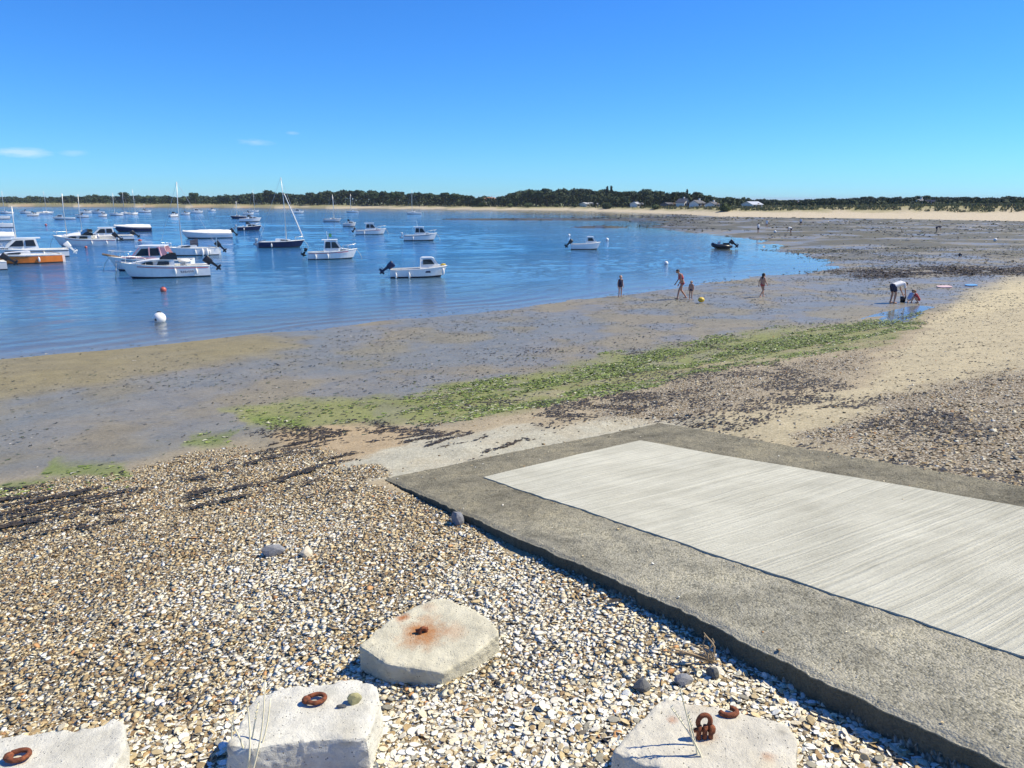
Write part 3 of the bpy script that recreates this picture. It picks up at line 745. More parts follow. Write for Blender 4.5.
def build_shingle():
    hi, fhi = stone_variants(2, 10, .22); lo, flo = stone_variants(1, 10, .3)
    mat = pebble_mat()
    parts = []
    def zone(xr, yr, dens, smin, smax, which, thr, hires_d, name):
        n = int((xr[1] - xr[0]) * (yr[1] - yr[0]) * dens)
        x = rng.uniform(*xr, n); y = rng.uniform(*yr, n)
        sd = poly_sd(x, y, RAMP_POLY); k = sd > .02; x, y = x[k], y[k]
        z = zt(x, y); px, py, d = project(x, y, z)
        k = (px > -130) & (px < 1150) & (py < 900) & (d > .8); x, y, z = x[k], y[k], z[k]
        K = masks(x, y, z); p = which(K)
        k = rng.uniform(size=len(x)) < p
        x, y, z = x[k], y[k], z[k]; K = {a: b[k] for a, b in K.items()}
        n = len(x)
        size = smin + (smax - smin) * rng.beta(1.1, 4.6, n)
        return x, y, z, size, K
    # left bank
    x, y, z, size, K = zone((-13, 4.5), (.2, 15), 2500, .008, .054, lambda K: K['shl'] * .95, 0, 0, 'l')
    wn = fbm(x / 1.6, y / 1.6, 4, 140)
    white = np.clip(sstep(.38, .62, wn) * sstep(11.5, 6.5, K['s']) * sstep(-4.6, -1.6, x + (wn - .5) * 3) + .4 * sstep(8, 3.5, K['s'] + (wn - .5) * 4), 0, 1)
    tone = stone_tones(len(x), white)
    d = K['d']
    near = d < 5.4
    fl = rng.uniform(.3, .66, len(x))
    zz = z + size * fl * rng.uniform(.1, 1.0, len(x))
    P = []
    P.append(pebbles_from(x[near], y[near], size[near], zz[near], tone[near], size[near] * fl[near] * 0 + size[near] * fl[near], 2, hi, fhi))
    f_ = ~near
    P.append(pebbles_from(x[f_], y[f_], size[f_] * 1.08, zz[f_], tone[f_], size[f_] * fl[f_], 1, lo, flo))
    # right bank and the patches below it
    x, y, z, size, K = zone((-2, 34), (7, 36), 170, .018, .07, lambda K: np.clip(K['shr'] * .95 * sstep(.3, .5, fbm_xy(K, 1.2, 150)) + K['shm'] * .6 + K['sandr'] * .06 + K['algae'] * .1 + .04 * (K['s'] < 17), 0, 1), 0, 0, 'r')
    tone = stone_tones(len(x), np.full(len(x), .1)) * .62
    fl = rng.uniform(.35, .7, len(x))
    P.append(pebbles_from(x, y, size, z + size * fl * .3, tone, size * fl, 1, lo, flo))
    print('PEBBLES', [len(q[1]) for q in P])
    # stones kicked up onto the edges and the toe of the ramp
    n = 9000; x = rng.uniform(-2.6, 7, n); y = rng.uniform(1.5, 15, n)
    sd = poly_sd(x, y, RAMP_POLY); nd = line_sd(x, y, NEAR_EDGE); toe = RG[0] * x + RG[1] * y
    pr = np.exp(-nd / .14) * .5 + np.exp(-np.abs(sd) / .3) * (nd > .5) * .5 + .25 * sstep(9.4, 11, toe) * np.exp(-np.abs(sd) / .6) + .004
    k = (sd < -.03) & (rng.uniform(size=n) < pr); x, y = x[k], y[k]; n = len(x); size = .006 + .022 * rng.beta(1.1, 3.5, n)
    zs_ = np.maximum(ramp_z(x, y) + (fbm(x * 9, y * 9, 4, 6) - .5) * .022 + (fbm(x * .8, y * .8, 2, 7) - .5) * .03 + .006, zt(x, y)); P.append(pebbles_from(x, y, size, zs_ + size * .3, stone_tones(n, np.full(n, .35)), size * .5, 1, lo, flo))
    V = []; F = []; T = []; o = 0
    for v, f, t in P:
        V.append(v); F.append(f + o); T.append(t); o += len(v)
    ob = np_mesh('shingle', np.vstack(V), [np.vstack(F)], mat, {'tone': np.vstack(T)}, True)
    tag(ob, 'shingle of pale shells and brown pebbles covering the beach', kind='stuff')

def fbm_xy(K, sc, seed): return fbm(K['wx'] / sc if 'wx' in K else K['s'] / sc, K['r'] / sc, 3, seed)

def leaf_scatter(name, x, y, z, size, tone, mat, lift=.4, aspect=.45, dirn=None, nseg=3):
    """little curled ribbons of weed: each a bent strip"""
    n = len(x); yaw = rng.uniform(0, 2 * np.pi, n) if dirn is None else dirn + rng.normal(0, .55, n)
    k = nseg + 1
    t = np.linspace(-1, 1, k)
    w = np.array([.55, 1, .9, .35]) if k == 4 else np.interp(t, [-1, 0, 1], [.5, 1, .4])
    bend = rng.normal(0, .45, (n, 1)); curl = np.abs(rng.normal(0, lift, (n, k))); 
    lx = t[None, :] * size[:, None]; ly0 = bend * (t[None, :] ** 2) * size[:, None]
    V = np.zeros((n, k, 2, 3)); 
    for j, sg in enumerate((-1, 1)):
        ly = ly0 + sg * w[None, :] * size[:, None] * aspect * rng.uniform(.6, 1.3, (n, k))
        V[:, :, j, 0] = x[:, None] + lx * np.cos(yaw)[:, None] - ly * np.sin(yaw)[:, None]
        V[:, :, j, 1] = y[:, None] + lx * np.sin(yaw)[:, None] + ly * np.cos(yaw)[:, None]
        V[:, :, j, 2] = z[:, None] + .006 + curl * size[:, None] * (rng.uniform(.2, 1, (n, k)))
    V = V.reshape(n, -1, 3); F = []
    base = (np.arange(n) * 2 * k)[:, None]
    for i in range(nseg): F.append(np.array([2 * i, 2 * i + 1, 2 * i + 3, 2 * i + 2])[None] + base)
    T = np.repeat(tone, 2 * k, 0)
    return np_mesh(name, V.reshape(-1, 3), [np.vstack(F)], mat, {'tone': T}, False)

def weed_mat(name, rough=.55, transl=.0):
    m, nt, b = new_mat(name)
    a = nt.nodes.new('ShaderNodeAttribute'); a.attribute_name = 'tone'
    tc = nt.nodes.new('ShaderNodeTexCoord'); n = noise_node(nt, 20, 4, .6, tc.outputs['Object'])
    r = ramp_node(nt, n.outputs['Fac'], [(.3, (.7, .7, .7)), (.7, (1.2, 1.2, 1.2))])
    L(nt, mix_col(nt, 1.0, a.outputs['Color'], r.outputs['Color'], 'MULTIPLY'), b.inputs['Base Color'])
    b.inputs['Roughness'].default_value = rough
    return m

def scatter_xy(n, xr, yr, pf):
    x = rng.uniform(*xr, n); y = rng.uniform(*yr, n)
    k = poly_sd(x, y, RAMP_POLY) > .05; x, y = x[k], y[k]
    z = zt(x, y); px, py, d = project(x, y, z); k = (px > -160) & (px < 1180) & (py < 900) & (d > 1); x, y, z = x[k], y[k], z[k]
    K = masks(x, y, z); K['wx'] = x; K['wy'] = y
    k = rng.uniform(size=len(x)) < pf(K); return x[k], y[k], z[k], {a: b[k] for a, b in K.items()}

def build_weed():
    shore_dir = math.atan2(-NX, NY)
    # dark wrack: strand lines across the lower shingle, patches further right
    def wrack(K):
        s, r, px, py = K['s'], K['r'], K['px'], K['py']
        nz = fbm(K['wx'] / 1.1, K['wy'] / 1.1, 4, 200)
        sn = s + (fbm(r / 2.6, s / 1.5, 4, 203) - .5) * 1.9
        p = np.zeros_like(s)
        for c, w, a in ((15.0, .06, .4), (14.6, .06, .7), (14.2, .07, .9), (13.8, .06, .9), (13.4, .08, 1.0), (13.0, .06, .9), (12.5, .07, .9), (12.0, .07, .8), (11.4, .05, .6), (10.6, .06, .5), (9.3, .05, .3)):
            p = np.maximum(p, a * np.exp(-((sn - c) / w) ** 2) * sstep(.4, .56, nz))
        p *= .95 * (.4 + .6 * sstep(.36, .56, fbm(r / 1.8, s / .5, 3, 209)))
        p *= sstep(9.5, 7.0, r) * sstep(8.0, 9.0, s)
        p *= np.where(s < 11.2, sstep(2.5, 5.5, r), 1)
        q = np.zeros_like(s)
        for (cx, cy, wx, wy, a) in ((420, 428, 60, 6, .8), (390, 432, 40, 5, .6), (560, 415, 60, 5, .6), (760, 385, 120, 14, .22), (560, 402, 90, 8, .5), (700, 375, 90, 8, .3), (760, 345, 110, 6, .35), (870, 347, 40, 5, .5), (650, 360, 60, 12, .2),
                                    (620, 398, 40, 5, .8), (660, 415, 50, 4, .7), (720, 425, 60, 6, .5), (780, 400, 70, 8, .4), (860, 425, 90, 10, .35), (930, 395, 60, 8, .45), (990, 375, 40, 7, .6), (940, 440, 80, 18, .22),
                                    (900, 272, 45, 2.6, .95), (960, 271, 40, 3.5, 1.0), (1010, 271, 30, 3, 1.0), (880, 276, 25, 2, .9), (1060, 269, 50, 3, .9), (330, 468, 30, 4, .3), (560, 352, 60, 8, .12), (245, 323, 30, 1.3, 2.2), (960, 340, 60, 10, .3), (1000, 320, 40, 8, .25), (900, 380, 60, 10, .45), (820, 370, 60, 8, .5), (960, 420, 70, 16, .5), (640, 410, 60, 8, .9), (840, 440, 60, 10, .35), (480, 428, 50, 5, .9), (360, 445, 40, 6, .5), (310, 432, 40, 6, .8)):
            q = np.maximum(q, a * np.exp(-((px - cx) / wx) ** 2 - ((py - cy) / wy) ** 2) * np.where(K['wy'] > 40, sstep(.3, .45, nz), sstep(.44, .62, nz)))
        q = q * np.where(K['wy'] > 40, 1.0, .42) * (1 - .8 * K['apron'])
        bg = .1 * sstep(.42, .62, fbm(K['r'] / 1.6, K['s'] / .7, 4, 207)) * sstep(16.5, 15, s) * sstep(560, 640, px) * (1 - K['apron']) * sstep(345, 365, py)
        return np.clip(np.maximum(np.maximum(p, q), bg), 0, 1)
    x, y, z, K = scatter_xy(900000, (-20, 8), (6, 26), wrack)
    x2, y2, z2, K2 = scatter_xy(520000, (-4, 60), (9, 75), wrack)
    x = np.concatenate([x, x2]); y = np.concatenate([y, y2]); z = np.concatenate([z, z2])
    z = z + .04 * np.concatenate([K['shl'], K2['shl']])
    n = len(x); size = .018 + .06 * rng.beta(1.2, 2.6, n); size = size * np.where(y > 40, 3.4, 1)
    pal = np.array([(.028, .022, .012), (.05, .036, .018), (.085, .06, .03), (.02, .018, .014)]); tone = pal[rng.integers(0, 4, n)] * rng.uniform(.7, 1.3, (n, 1))
    o = leaf_scatter('seaweed_wrack', x, y, z, size, tone, weed_mat('wrack', .6), .2, .42, shore_dir)
    tag(o, 'dark dried seaweed washed up in lines along the beach', kind='stuff')
    # green algae
    def alg(K):
        nz = fbm(K['r'] / 2.2, K['s'] / .55, 4, 220)
        return np.clip(K['algae'] * (sstep(.38, .58, nz) * .9) + K['lgreen'] * 1.0 * sstep(.38, .52, nz), 0, 1) * np.where(K['px'] < 400, .1, np.where(K['px'] < 470, .45, 1))
    x, y, z, K = scatter_xy(380000, (-12, 24), (9, 34), alg)
    n = len(x); size = rng.uniform(.02, .075, n)
    pal = np.array([(.15, .205, .03), (.22, .275, .055), (.1, .14, .022), (.28, .3, .14), (.4, .4, .28), (.045, .05, .02)])
    w = rng.uniform(size=n); pale = sstep(340, 430, K['py'] * .5 + K['px'] * .25) * .3
    i = np.where(w < .32, 0, np.where(w < .55, 1, np.where(w < .74, 2, np.where(w < .84, 3, np.where(w < .90, 4, 5)))))
    o = leaf_scatter('green_algae', x, y, z, size, pal[i] * rng.uniform(.75, 1.25, (n, 1)), weed_mat('algae', .6), .28, .5, shore_dir)
    tag(o, 'bright green algae and pale weed in a band along the mud edge', kind='stuff')
    # tiny scraps of weed and shell dotted over the mud
    def scr(K):
        nz = fbm(K['wx'] / 3.0, K['wy'] / 3.0, 4, 240)
        return np.clip(((K['s'] > 14) & (zt(K['wx'], K['wy']) > -.03)) * (sstep(.4, .6, nz) * .6 + .11), 0, 1) * (1 - .6 * K['sandbar'])
    x, y, z, K = scatter_xy(150000, (-26, 75), (13, 85), scr)
    n = len(x); size = rng.uniform(.02, .07, n) * np.interp(y, [15, 40, 85], [.8, 1.2, 2.6])
    def mats(K):
        nz = fbm(K['wx'] / 9.0, K['wy'] / 7.0, 4, 260); zz = zt(K['wx'], K['wy'])
        return np.clip((zz > -.01) * (zz < .6) * (K['e'] < -2) * sstep(.44, .6, nz), 0, 1)
    xm, ym, zm, Km = scatter_xy(34000, (-60, 230), (60, 290), mats)
    sm = rng.uniform(.12, .5, len(xm)) * np.interp(ym, [60, 250], [.6, 1.6])
    x = np.concatenate([x, xm]); y = np.concatenate([y, ym]); z = np.concatenate([z, zm]); size = np.concatenate([size, sm]); n = len(x)
    pal = np.array([(.04, .04, .02), (.08, .1, .03), (.06, .05, .03), (.5, .46, .38)])
    i = rng.choice(4, n, p=[.42, .26, .28, .04])
    o = leaf_scatter('weed_scraps', x, y, z, size, pal[i], weed_mat('scraps', .5), .25, .4, shore_dir)
    tag(o, 'small scraps of weed and shell dotted over the wet mud', kind='stuff')
# ------------------------------------------------------------------ boats
class Hull:
    def __init__(s, Ln, B, F, Fb, D=.3, rake=.13, full=2.4, tmax=.4, aft=.86, sf=.62):
        s.sf = sf
        s.L, s.B, s.F, s.Fb, s.D, s.rake, s.full, s.tmax, s.aft = Ln, B, F, Fb, D, rake * Ln, full, tmax, aft
    def bs(s, t):
        if t < s.tmax: return s.B / 2 * (s.aft + (1 - s.aft) * math.sin(math.pi / 2 * t / s.tmax))
        return s.B / 2 * max(0.0, 1 - ((t - s.tmax) / (1 - s.tmax)) ** s.full)
    def zs(s, t): return s.F + (s.Fb - s.F) * t ** 2.2
    def x(s, t, zf=1.0): return -s.L / 2 + s.L * t - s.rake * t ** 5 * (1 - zf)
    def t_of(s, x): return min(1, max(0, (x + s.L / 2) / s.L))

def hull_build(root, h, top, bot, deck, tc=.5, floor=.18, stripe=None, cockpit=True, gun=None, boot=.1):
    ts = [0, .03, .1, .2, .3, .4, .5, .58, .66, .74, .81, .87, .92, .96, .985, 1.0]
    mb = MB(); n = len(ts); V = []
    for t in ts:
        b = h.bs(t); z = h.zs(t); k = t ** 3
        row = [(h.x(t, 1), b, z), (h.x(t, .75), b * (.985 - .12 * k), z * h.sf + .03), (h.x(t, .35), b * (.94 - .32 * k), boot + .05 * k), (h.x(t, .2), b * (.86 - .42 * k), -.04 + .14 * k), (h.x(t, 0), 0, -h.D * (1 - .55 * t ** 4))]
        row += [(p[0], -p[1], p[2]) for p in row[:-1][::-1]]; V += row
    F = []; Mt = []
    for i in range(n - 1):
        for j in range(8):
            F.append((i * 9 + j, (i + 1) * 9 + j, (i + 1) * 9 + j + 1, i * 9 + j + 1))
            up = j in (0, 7); mid = j in (1, 6)
            Mt.append((2 if stripe else 0) if up else (0 if mid else 1))
    o = len(mb.v); mb.v += V
    for f, m_ in zip(F, Mt): mb.f.append(f); mb.m.append(m_)
    mb.f.append((0, 1, 2, 6, 7, 8)); mb.m.append(0); mb.f.append((2, 3, 4, 5, 6)); mb.m.append(1)
    hull = mb.build('hull', [top, bot] + ([stripe] if stripe else []), root, False)
    for p in hull.data.polygons: p.use_smooth = False
    # deck and cockpit well
    d = MB(); g = .1
    def dk(t): return h.zs(t) - .015
    tsd = [t for t in ts if t < tc] + [tc] + [t for t in ts if t > tc]
    c0 = .04
    for a, b in zip(tsd[:-1], tsd[1:]):
        if cockpit and b <= tc + 1e-6 and a >= 0:
            for sg in (1, -1):
                P = [(h.x(t), sg * y, z) for t in (a, b) for (y, z) in ((h.bs(t), dk(t)), (h.bs(t) - g, dk(t)), (h.bs(t) - g - .04, floor), (0, floor))]
                d.add(P, [(0, 4, 5, 1), (1, 5, 6, 2), (2, 6, 7, 3)])
        else:
            P = [(h.x(t), y, z) for t in (a, b) for (y, z) in ((h.bs(t), dk(t)), (0, dk(t) + .05), (-h.bs(t), dk(t)))]
            d.add(P, [(0, 3, 4, 1), (1, 4, 5, 2)])
    if cockpit:
        b = h.bs(tc); d.add([(h.x(tc), b, dk(tc)), (h.x(tc), -b, dk(tc)), (h.x(tc), -b + g, floor), (h.x(tc), b - g, floor), (h.x(tc), 0, dk(tc) + .05)], [(0, 4, 1, 2, 3)])
        b = h.bs(0); d.add([(h.x(0) + .03, b - g, h.F - .02), (h.x(0) + .03, -b + g, h.F - .02), (h.x(0) + .03, -b + g, floor), (h.x(0) + .03, b - g, floor)], [(0, 1, 2, 3)])
    d.build('deck', deck, root)
    tt = [0, .1, .25, .4, .5, .6, .7, .8, .88, .94, .98, 1.0]
    pts = [(h.x(t), h.bs(t), h.zs(t)) for t in tt] + [(h.x(t), -h.bs(t), h.zs(t)) for t in tt[::-1][1:]]
    gm = MB(); gm.tube(pts, .03, 6); gm.build('gunwale', gun or M['gel'], root, True)
    return hull

def cabin(root, h, prof, mat, wins=(), fronts=(), name='cabin', inset=.09, k=.14, winmat=None, zb=None):
    """prof: (x fraction of length from amidships, height above deck amidships)"""
    zd = h.F if zb is None else zb
    P = [(p[0] * h.L, zd + p[1]) for p in prof]
    def w(x, z): return max(.02, (max(h.bs(h.t_of(x)), .05) - inset) * (1 - k * max(0, z - zd)))
    mb = MB(); n = len(P)
    vs = [(x, w(x, z), z) for x, z in P] + [(x, -w(x, z), z) for x, z in P]
    fs = [tuple(range(n)), tuple(range(2 * n - 1, n - 1, -1))] + [(i, i + n, (i + 1) % n + n, (i + 1) % n) for i in range(n)]
    mb.add(vs, fs); c = mb.build(name, mat, root)
    for poly in wins:
        for sg in (1, -1):
            q = [(x * h.L, zd + z) for x, z in poly]; m = MB()
            a = [(x, sg * (w(x, z) + .012), z) for x, z in q]; b = [(x, sg * (w(x, z) - .05), z) for x, z in q]; kk = len(q)
            m.add(a + b, [tuple(range(kk)), tuple(range(2 * kk - 1, kk - 1, -1))] + [(i, (i + 1) % kk, (i + 1) % kk + kk, i + kk) for i in range(kk)])
            m.build('window', winmat or M['win'], c)
    for i in fronts:
        (x0, z0), (x1, z1) = P[i], P[(i + 1) % n]
        dx, dz = x1 - x0, z1 - z0; ln = math.hypot(dx, dz); nx, nz = dz / ln, -dx / ln
        cx, cz = sum(p[0] for p in P) / n, sum(p[1] for p in P) / n
        if (x0 - cx) * nx + (z0 - cz) * nz < 0: nx, nz = -nx, -nz
        for sg in ((1, -1)):
            q = []
            for f, yy in ((.15, .06), (.15, .9), (.85, .9), (.85, .06)):
                x, z = x0 + dx * f, z0 + dz * f; q.append((x + nx * .012, sg * w(x, z) * yy, z + nz * .012))
            r_ = [(p[0] - nx * .04, p[1], p[2] - nz * .04) for p in q]
            m = MB(); m.add(q + r_, [(0, 1, 2, 3), (7, 6, 5, 4)] + [(i2, (i2 + 1) % 4, (i2 + 1) % 4 + 4, i2 + 4) for i2 in range(4)])
            m.build('windscreen', winmat or M['win'], c)
    return c

def outboard(root, h, mat, tilt=0, y=0, size=1.0, legmat=None):
    bm = bmesh.new(); bmesh.ops.create_cube(bm, size=1)
    for v in bm.verts:
        v.co.x *= .58 * size; v.co.y *= .42 * size; v.co.z *= .6 * size
        if v.co.z < 0: v.co.x *= .75
    bmesh.ops.bevel(bm, geom=bm.edges[:], offset=.09 * size, segments=3, affect='EDGES', profile=.5)
    me = bpy.data.meshes.new('outboard_motor'); bm.to_mesh(me); bm.free(); me.materials.append(mat)
    for p in me.polygons: p.use_smooth = True
    o = bpy.data.objects.new('outboard_motor', me); COL.objects.link(o); o.parent = root
    piv = Vector((h.x(0) - .12, y, h.F + .02))
    o.rotation_euler = (0, R(tilt), 0)
    off = Vector((-.12, 0, .33 * size)); off.rotate(o.rotation_euler); o.location = piv + off
    m = MB(); m.add([(-.14, -.08, -.2), (.08, -.08, -.2), (.08, .08, -.2), (-.14, .08, -.2), (-.12, -.04, -.84 * size), (.02, -.04, -.84 * size), (.02, .04, -.84 * size), (-.12, .04, -.84 * size)],
          [(0, 1, 2, 3), (7, 6, 5, 4), (0, 4, 5, 1), (1, 5, 6, 2), (2, 6, 7, 3), (3, 7, 4, 0)])
    m.ball((-.06, 0, -.88 * size), (.27, .09, .1), 8, 6); m.box((-.16, 0, -.68 * size), (.34, .22, .025)); m.box((-.02, 0, -1.0 * size), (.14, .03, .2))
    m.build('leg', legmat or mat, o, False)
    p = MB()
    for a in range(3):
        c, s_ = math.cos(a * 2.094), math.sin(a * 2.094)
        p.add([(-.25, .03 * c, -.88 * size + .03 * s_), (-.27, .13 * c - .05 * s_, -.88 * size + .13 * s_ + .05 * c), (-.25, .15 * c, -.88 * size + .15 * s_), (-.23, .13 * c + .05 * s_, -.88 * size + .13 * s_ - .05 * c)], [(0, 1, 2, 3)])
    p.build('propeller', M['black'], o)
    return o

def rail(root, h, t0=.72, ht=.45):
    tt = [t0, .8, .88, .94, .975]; m = MB()
    up = [(h.x(t) , max(h.bs(t) - .04, .03), h.zs(t) + ht) for t in tt]
    pts = [(h.x(t0), h.bs(t0) - .04, h.zs(t0))] + up + [(h.x(1) - .02, 0, h.zs(1) + ht)] + [(p[0], -p[1], p[2]) for p in up[::-1]] + [(h.x(t0), -h.bs(t0) + .04, h.zs(t0))]
    m.tube(pts, .018, 6)
    for t in (.82, .94):
        for sg in (1, -1): m.tube([(h.x(t), sg * max(h.bs(t) - .04, .03), h.zs(t)), (h.x(t), sg * max(h.bs(t) - .04, .03), h.zs(t) + ht)], .014, 5)
    m.build('pulpit_rail', M['steel'], root, True)

def fender(root, h, t, sg, r=.1):
    b = h.bs(t) + .07; z = h.zs(t); m = MB()
    m.ball((h.x(t), sg * b, z - .38), (r, r, r * 2.6), 10, 9); f = m.build('fender', M['fend'], root, True)
    m = MB(); m.tube([(h.x(t), sg * b, z - .15), (h.x(t), sg * (b - .09), z + .02)], .012, 5); m.build('cord', M['rope'], f)

def rig(root, h, xm, ht, boom=True, furl=False, stays=True, col='alu', base=.25, th=.042):
    zb = h.F + base; m = MB(); m.tube([(xm, 0, zb - .1), (xm, 0, zb + ht * .6), (xm - .02 * ht, 0, zb + ht)], [th, th, th * .7], 8); mast = m.build('mast', M[col], root, True)
    m = MB(); m.tube([(xm, -.32 * ht / 6, zb + ht * .55), (xm, .32 * ht / 6, zb + ht * .55)], .02, 5); m.build('spreader', M[col], mast)
    if boom:
        m = MB(); m.tube([(xm - .05, 0, zb + .55), (max(h.x(0) + .3, xm - ht * .42), 0, zb + .62)], .04, 6); bo = m.build('boom', M[col], root, True)
        m = MB(); L_ = min(xm - h.x(0) - .45, ht * .4); k = 9
        m.tube([(xm - .1 - L_ * i / k, 0, zb + .67 + .02 * math.sin(i * 2)) for i in range(k + 1)], [.1 - .005 * i for i in range(k + 1)], 8); m.build('furled_sail', M['canvas'], bo, True)
    if stays:
        m = MB(); tip = (xm - .02 * ht, 0, zb + ht)
        m.tube([tip, (h.x(1) - .05, 0, h.zs(1))], .012, 4); m.tube([tip, (h.x(0) + .05, 0, h.F)], .012, 4)
        for sg in (1, -1): m.tube([(xm, sg * .3 * ht / 6, zb + ht * .55), (xm - .15, sg * h.bs(h.t_of(xm)), h.F)], .012, 4)
        m.build('rigging', M['steel'], root)
    if furl:
        m = MB(); a = Vector((h.x(1) - .12, 0, h.zs(1) + .25)); b = Vector((xm + .1, 0, zb + ht * .74)); k = 14
        m.tube([a.lerp(b, i / k) for i in range(k + 1)], [.05 + .035 * math.sin(math.pi * min(1, i / k * 1.3)) * (1 if i < k else .3) for i in range(k + 1)], 8); m.build('furled_jib', M['canvas'], root, True)

CT = M
def make_boat(kind, pl, pr, yw, d, label, cat, yaw=0, heel=0, top='gel', bot='antifoul', deck='deck', stripe=None, motor=None, tilt=0, mast=None, hull_h=1.0, extra=None, group='boats moored in the bay', lmax=None, detail=True):
    c = at_plane((pl + pr) / 2, yw, 0.0); span = (pr - pl) / FPX * (c[1] * cp + H * sp)
    Ln = span / max(math.cos(R(yaw)), .3)
    name = {'sail': 'sailing_boat', 'rib': 'inflatable_boat', 'cover': 'covered_boat', 'open': 'open_boat'}.get(kind, 'motor_boat')
    ang = math.atan2(c[0], c[1])
    root = empty(name, (c[0], c[1], 0), (0 if d > 0 else math.pi) - ang + R(yaw)); root.rotation_euler.x = R(heel)
    tag(root, label, cat, group)
    Bm = min(2.5, max(1.5, .38 * Ln)) if kind != 'sail' else min(2.5, max(1.6, .34 * Ln))
    F = (.5 + .035 * Ln) * hull_h
    if kind == 'rib':
        return rib(root, Ln, motor, tilt)
    h = Hull(Ln, Bm, F, F * (1.42 if kind != 'sail' else 1.25), aft=.9 if kind != 'sail' else .62, sf=.84 if top == 'orange' else .62)
    cock = kind != 'cover'
    hull_build(root, h, M[top], M[bot], M[deck], tc={'cuddy': .5, 'wheel': .42, 'sail': .36, 'open': .68, 'cover': .5}[kind], floor=.22, stripe=M[stripe] if stripe else None, cockpit=cock)
    if kind == 'cuddy':
        cabin(root, h, [(.42, .18), (.33, .36), (.16, .5), (.02, .54), (-.1, .5), (-.1, 0), (.4, 0)], M['gel'], [[(.29, .16), (.14, .16), (.14, .38), (.22, .36)], [(.1, .16), (-.04, .16), (-.04, .4), (.08, .4)]], [], 'cabin')
        wf = MB(); w0 = h.bs(.5) - .12
        wf.add([(.06 * Ln, w0 * .85, F + .54), (-.03 * Ln, w0 * .8, F + .94), (-.03 * Ln, -w0 * .8, F + .94), (.06 * Ln, -w0 * .85, F + .54), (.04 * Ln, w0 * .85, F + .54), (-.05 * Ln, w0 * .8, F + .94), (-.05 * Ln, -w0 * .8, F + .94), (.04 * Ln, -w0 * .85, F + .54), (-.14 * Ln, w0, F + .5), (-.13 * Ln, w0 * .95, F + .86), (-.14 * Ln, -w0, F + .5), (-.13 * Ln, -w0 * .95, F + .86)],
               [(0, 1, 2, 3), (4, 7, 6, 5), (0, 8, 9, 1), (3, 2, 11, 10), (1, 5, 6, 2)])
        wf.build('windscreen', M['win'], root)
        s = MB(); s.box((-.2 * Ln, 0, F - .1), (.4, Bm * .6, .4)); s.box((-.2 * Ln - .18, 0, F + .16), (.1, Bm * .6, .3)); s.build('seat', M['canvas'], root)
        if detail: rail(root, h)
    elif kind == 'wheel':
        cabin(root, h, [(.41, .14), (.32, .26), (.15, .34), (.12, .34), (.12, 0), (.38, 0)], M['gel'], [[(.28, .1), (.16, .1), (.16, .24), (.26, .22)]] if detail else [], [], 'foredeck_cabin')
        cabin(root, h, [(.2, .3), (.09, 1.05), (-.15, 1.1), (-.18, .0), (.2, 0)], M['gel'], [[(.145, .4), (.065, .94), (-.01, .95), (-.01, .4)], [(-.035, .4), (-.035, .96), (-.128, .98), (-.145, .4)]], [0], 'wheelhouse')
        r_ = MB(); r_.box((-.045 * Ln, 0, F + 1.12), (.32 * Ln, Bm * .74, .06)); r_.build('roof', M['gel'], root)
        if detail: rail(root, h)
    elif kind == 'open':
        cabin(root, h, [(.43, .2), (.38, .28), (.35, .32), (.27, .8), (.23, .86), (.06, .86), (.03, .78), (.02, 0), (.41, 0)], M['gel'], [[(.28, .38), (.22, .72), (.08, .72), (.08, .38)]], [2], 'cuddy_cabin', inset=.14)
        for x in (-.12, -.32):
            s = MB(); s.box((x * Ln, 0, F - .12), (.26, h.bs(h.t_of(x * Ln)) * 2 - .26, .05)); s.build('thwart', M['wood'], root)
    elif kind == 'sail':
        cabin(root, h, [(.24, .05), (.17, .24), (-.1, .34), (-.13, .3), (-.14, 0), (.24, 0)], M['gel'], [[(.14, .12), (-.02, .14), (-.02, .26), (.12, .22)]], [], 'coach_roof', inset=.28)
        r_ = MB(); r_.tube([(h.x(0) + .1, 0, F + .02), (h.x(0) + .9, 0, F + .22)], .025, 6); r_.build('tiller', M['wood'], root)
        r_ = MB(); r_.box((h.x(0) - .12, 0, F * .3), (.22, .04, F * 1.2)); r_.build('rudder', M['gel'], root)
        if detail: rail(root, h, .8, .4)
    elif kind == 'cover':
        m = MB(); n = 15; mm = 9; vs = []
        for i in range(n):
            t = .02 + .95 * i / (n - 1); b = h.bs(t) + .03; ridge = (.16 + .3 * math.sin(math.pi * min(1, .25 + t * .8)) * (1 if t < .62 else max(0, 1 - (t - .62) / .5)))
            for j in range(mm):
                a = -1 + 2 * j / (mm - 1); vs.append((h.x(t), a * b, h.zs(t) - (.16 if abs(a) > .99 else 0) + .03 + ridge * (1 - abs(a) ** 1.6) + .02 * math.sin(i * 2.3) * (1 - a * a)))
        m.add(vs, [(i * mm + j, (i + 1) * mm + j, (i + 1) * mm + j + 1, i * mm + j + 1) for i in range(n - 1) for j in range(mm - 1)])
        m.build('tarpaulin', M['canvas'], root, True)
    if kind in ('wheel', 'cuddy') and detail and extra not in (x_stripe,) and stripe is None:
        sm = [M['navy'], M['gelgrey'], M['redpaint'], M['gelgrey']][int(pl * 7 + yw) % 4]
        for sg in (1, -1):
            m = MB(); tt = [.02, .15, .3, .45, .6, .72, .82]
            a_ = [(h.x(t), sg * (h.bs(t) * .992 + .018), h.zs(t) * .8 + .02) for t in tt]; b_ = [(q[0], q[1], q[2] + .05) for q in a_]; k_ = len(tt)
            m.add(a_ + b_, [(i, i + 1, i + 1 + k_, i + k_) for i in range(k_ - 1)]); m.build('hull_stripe', sm, root)
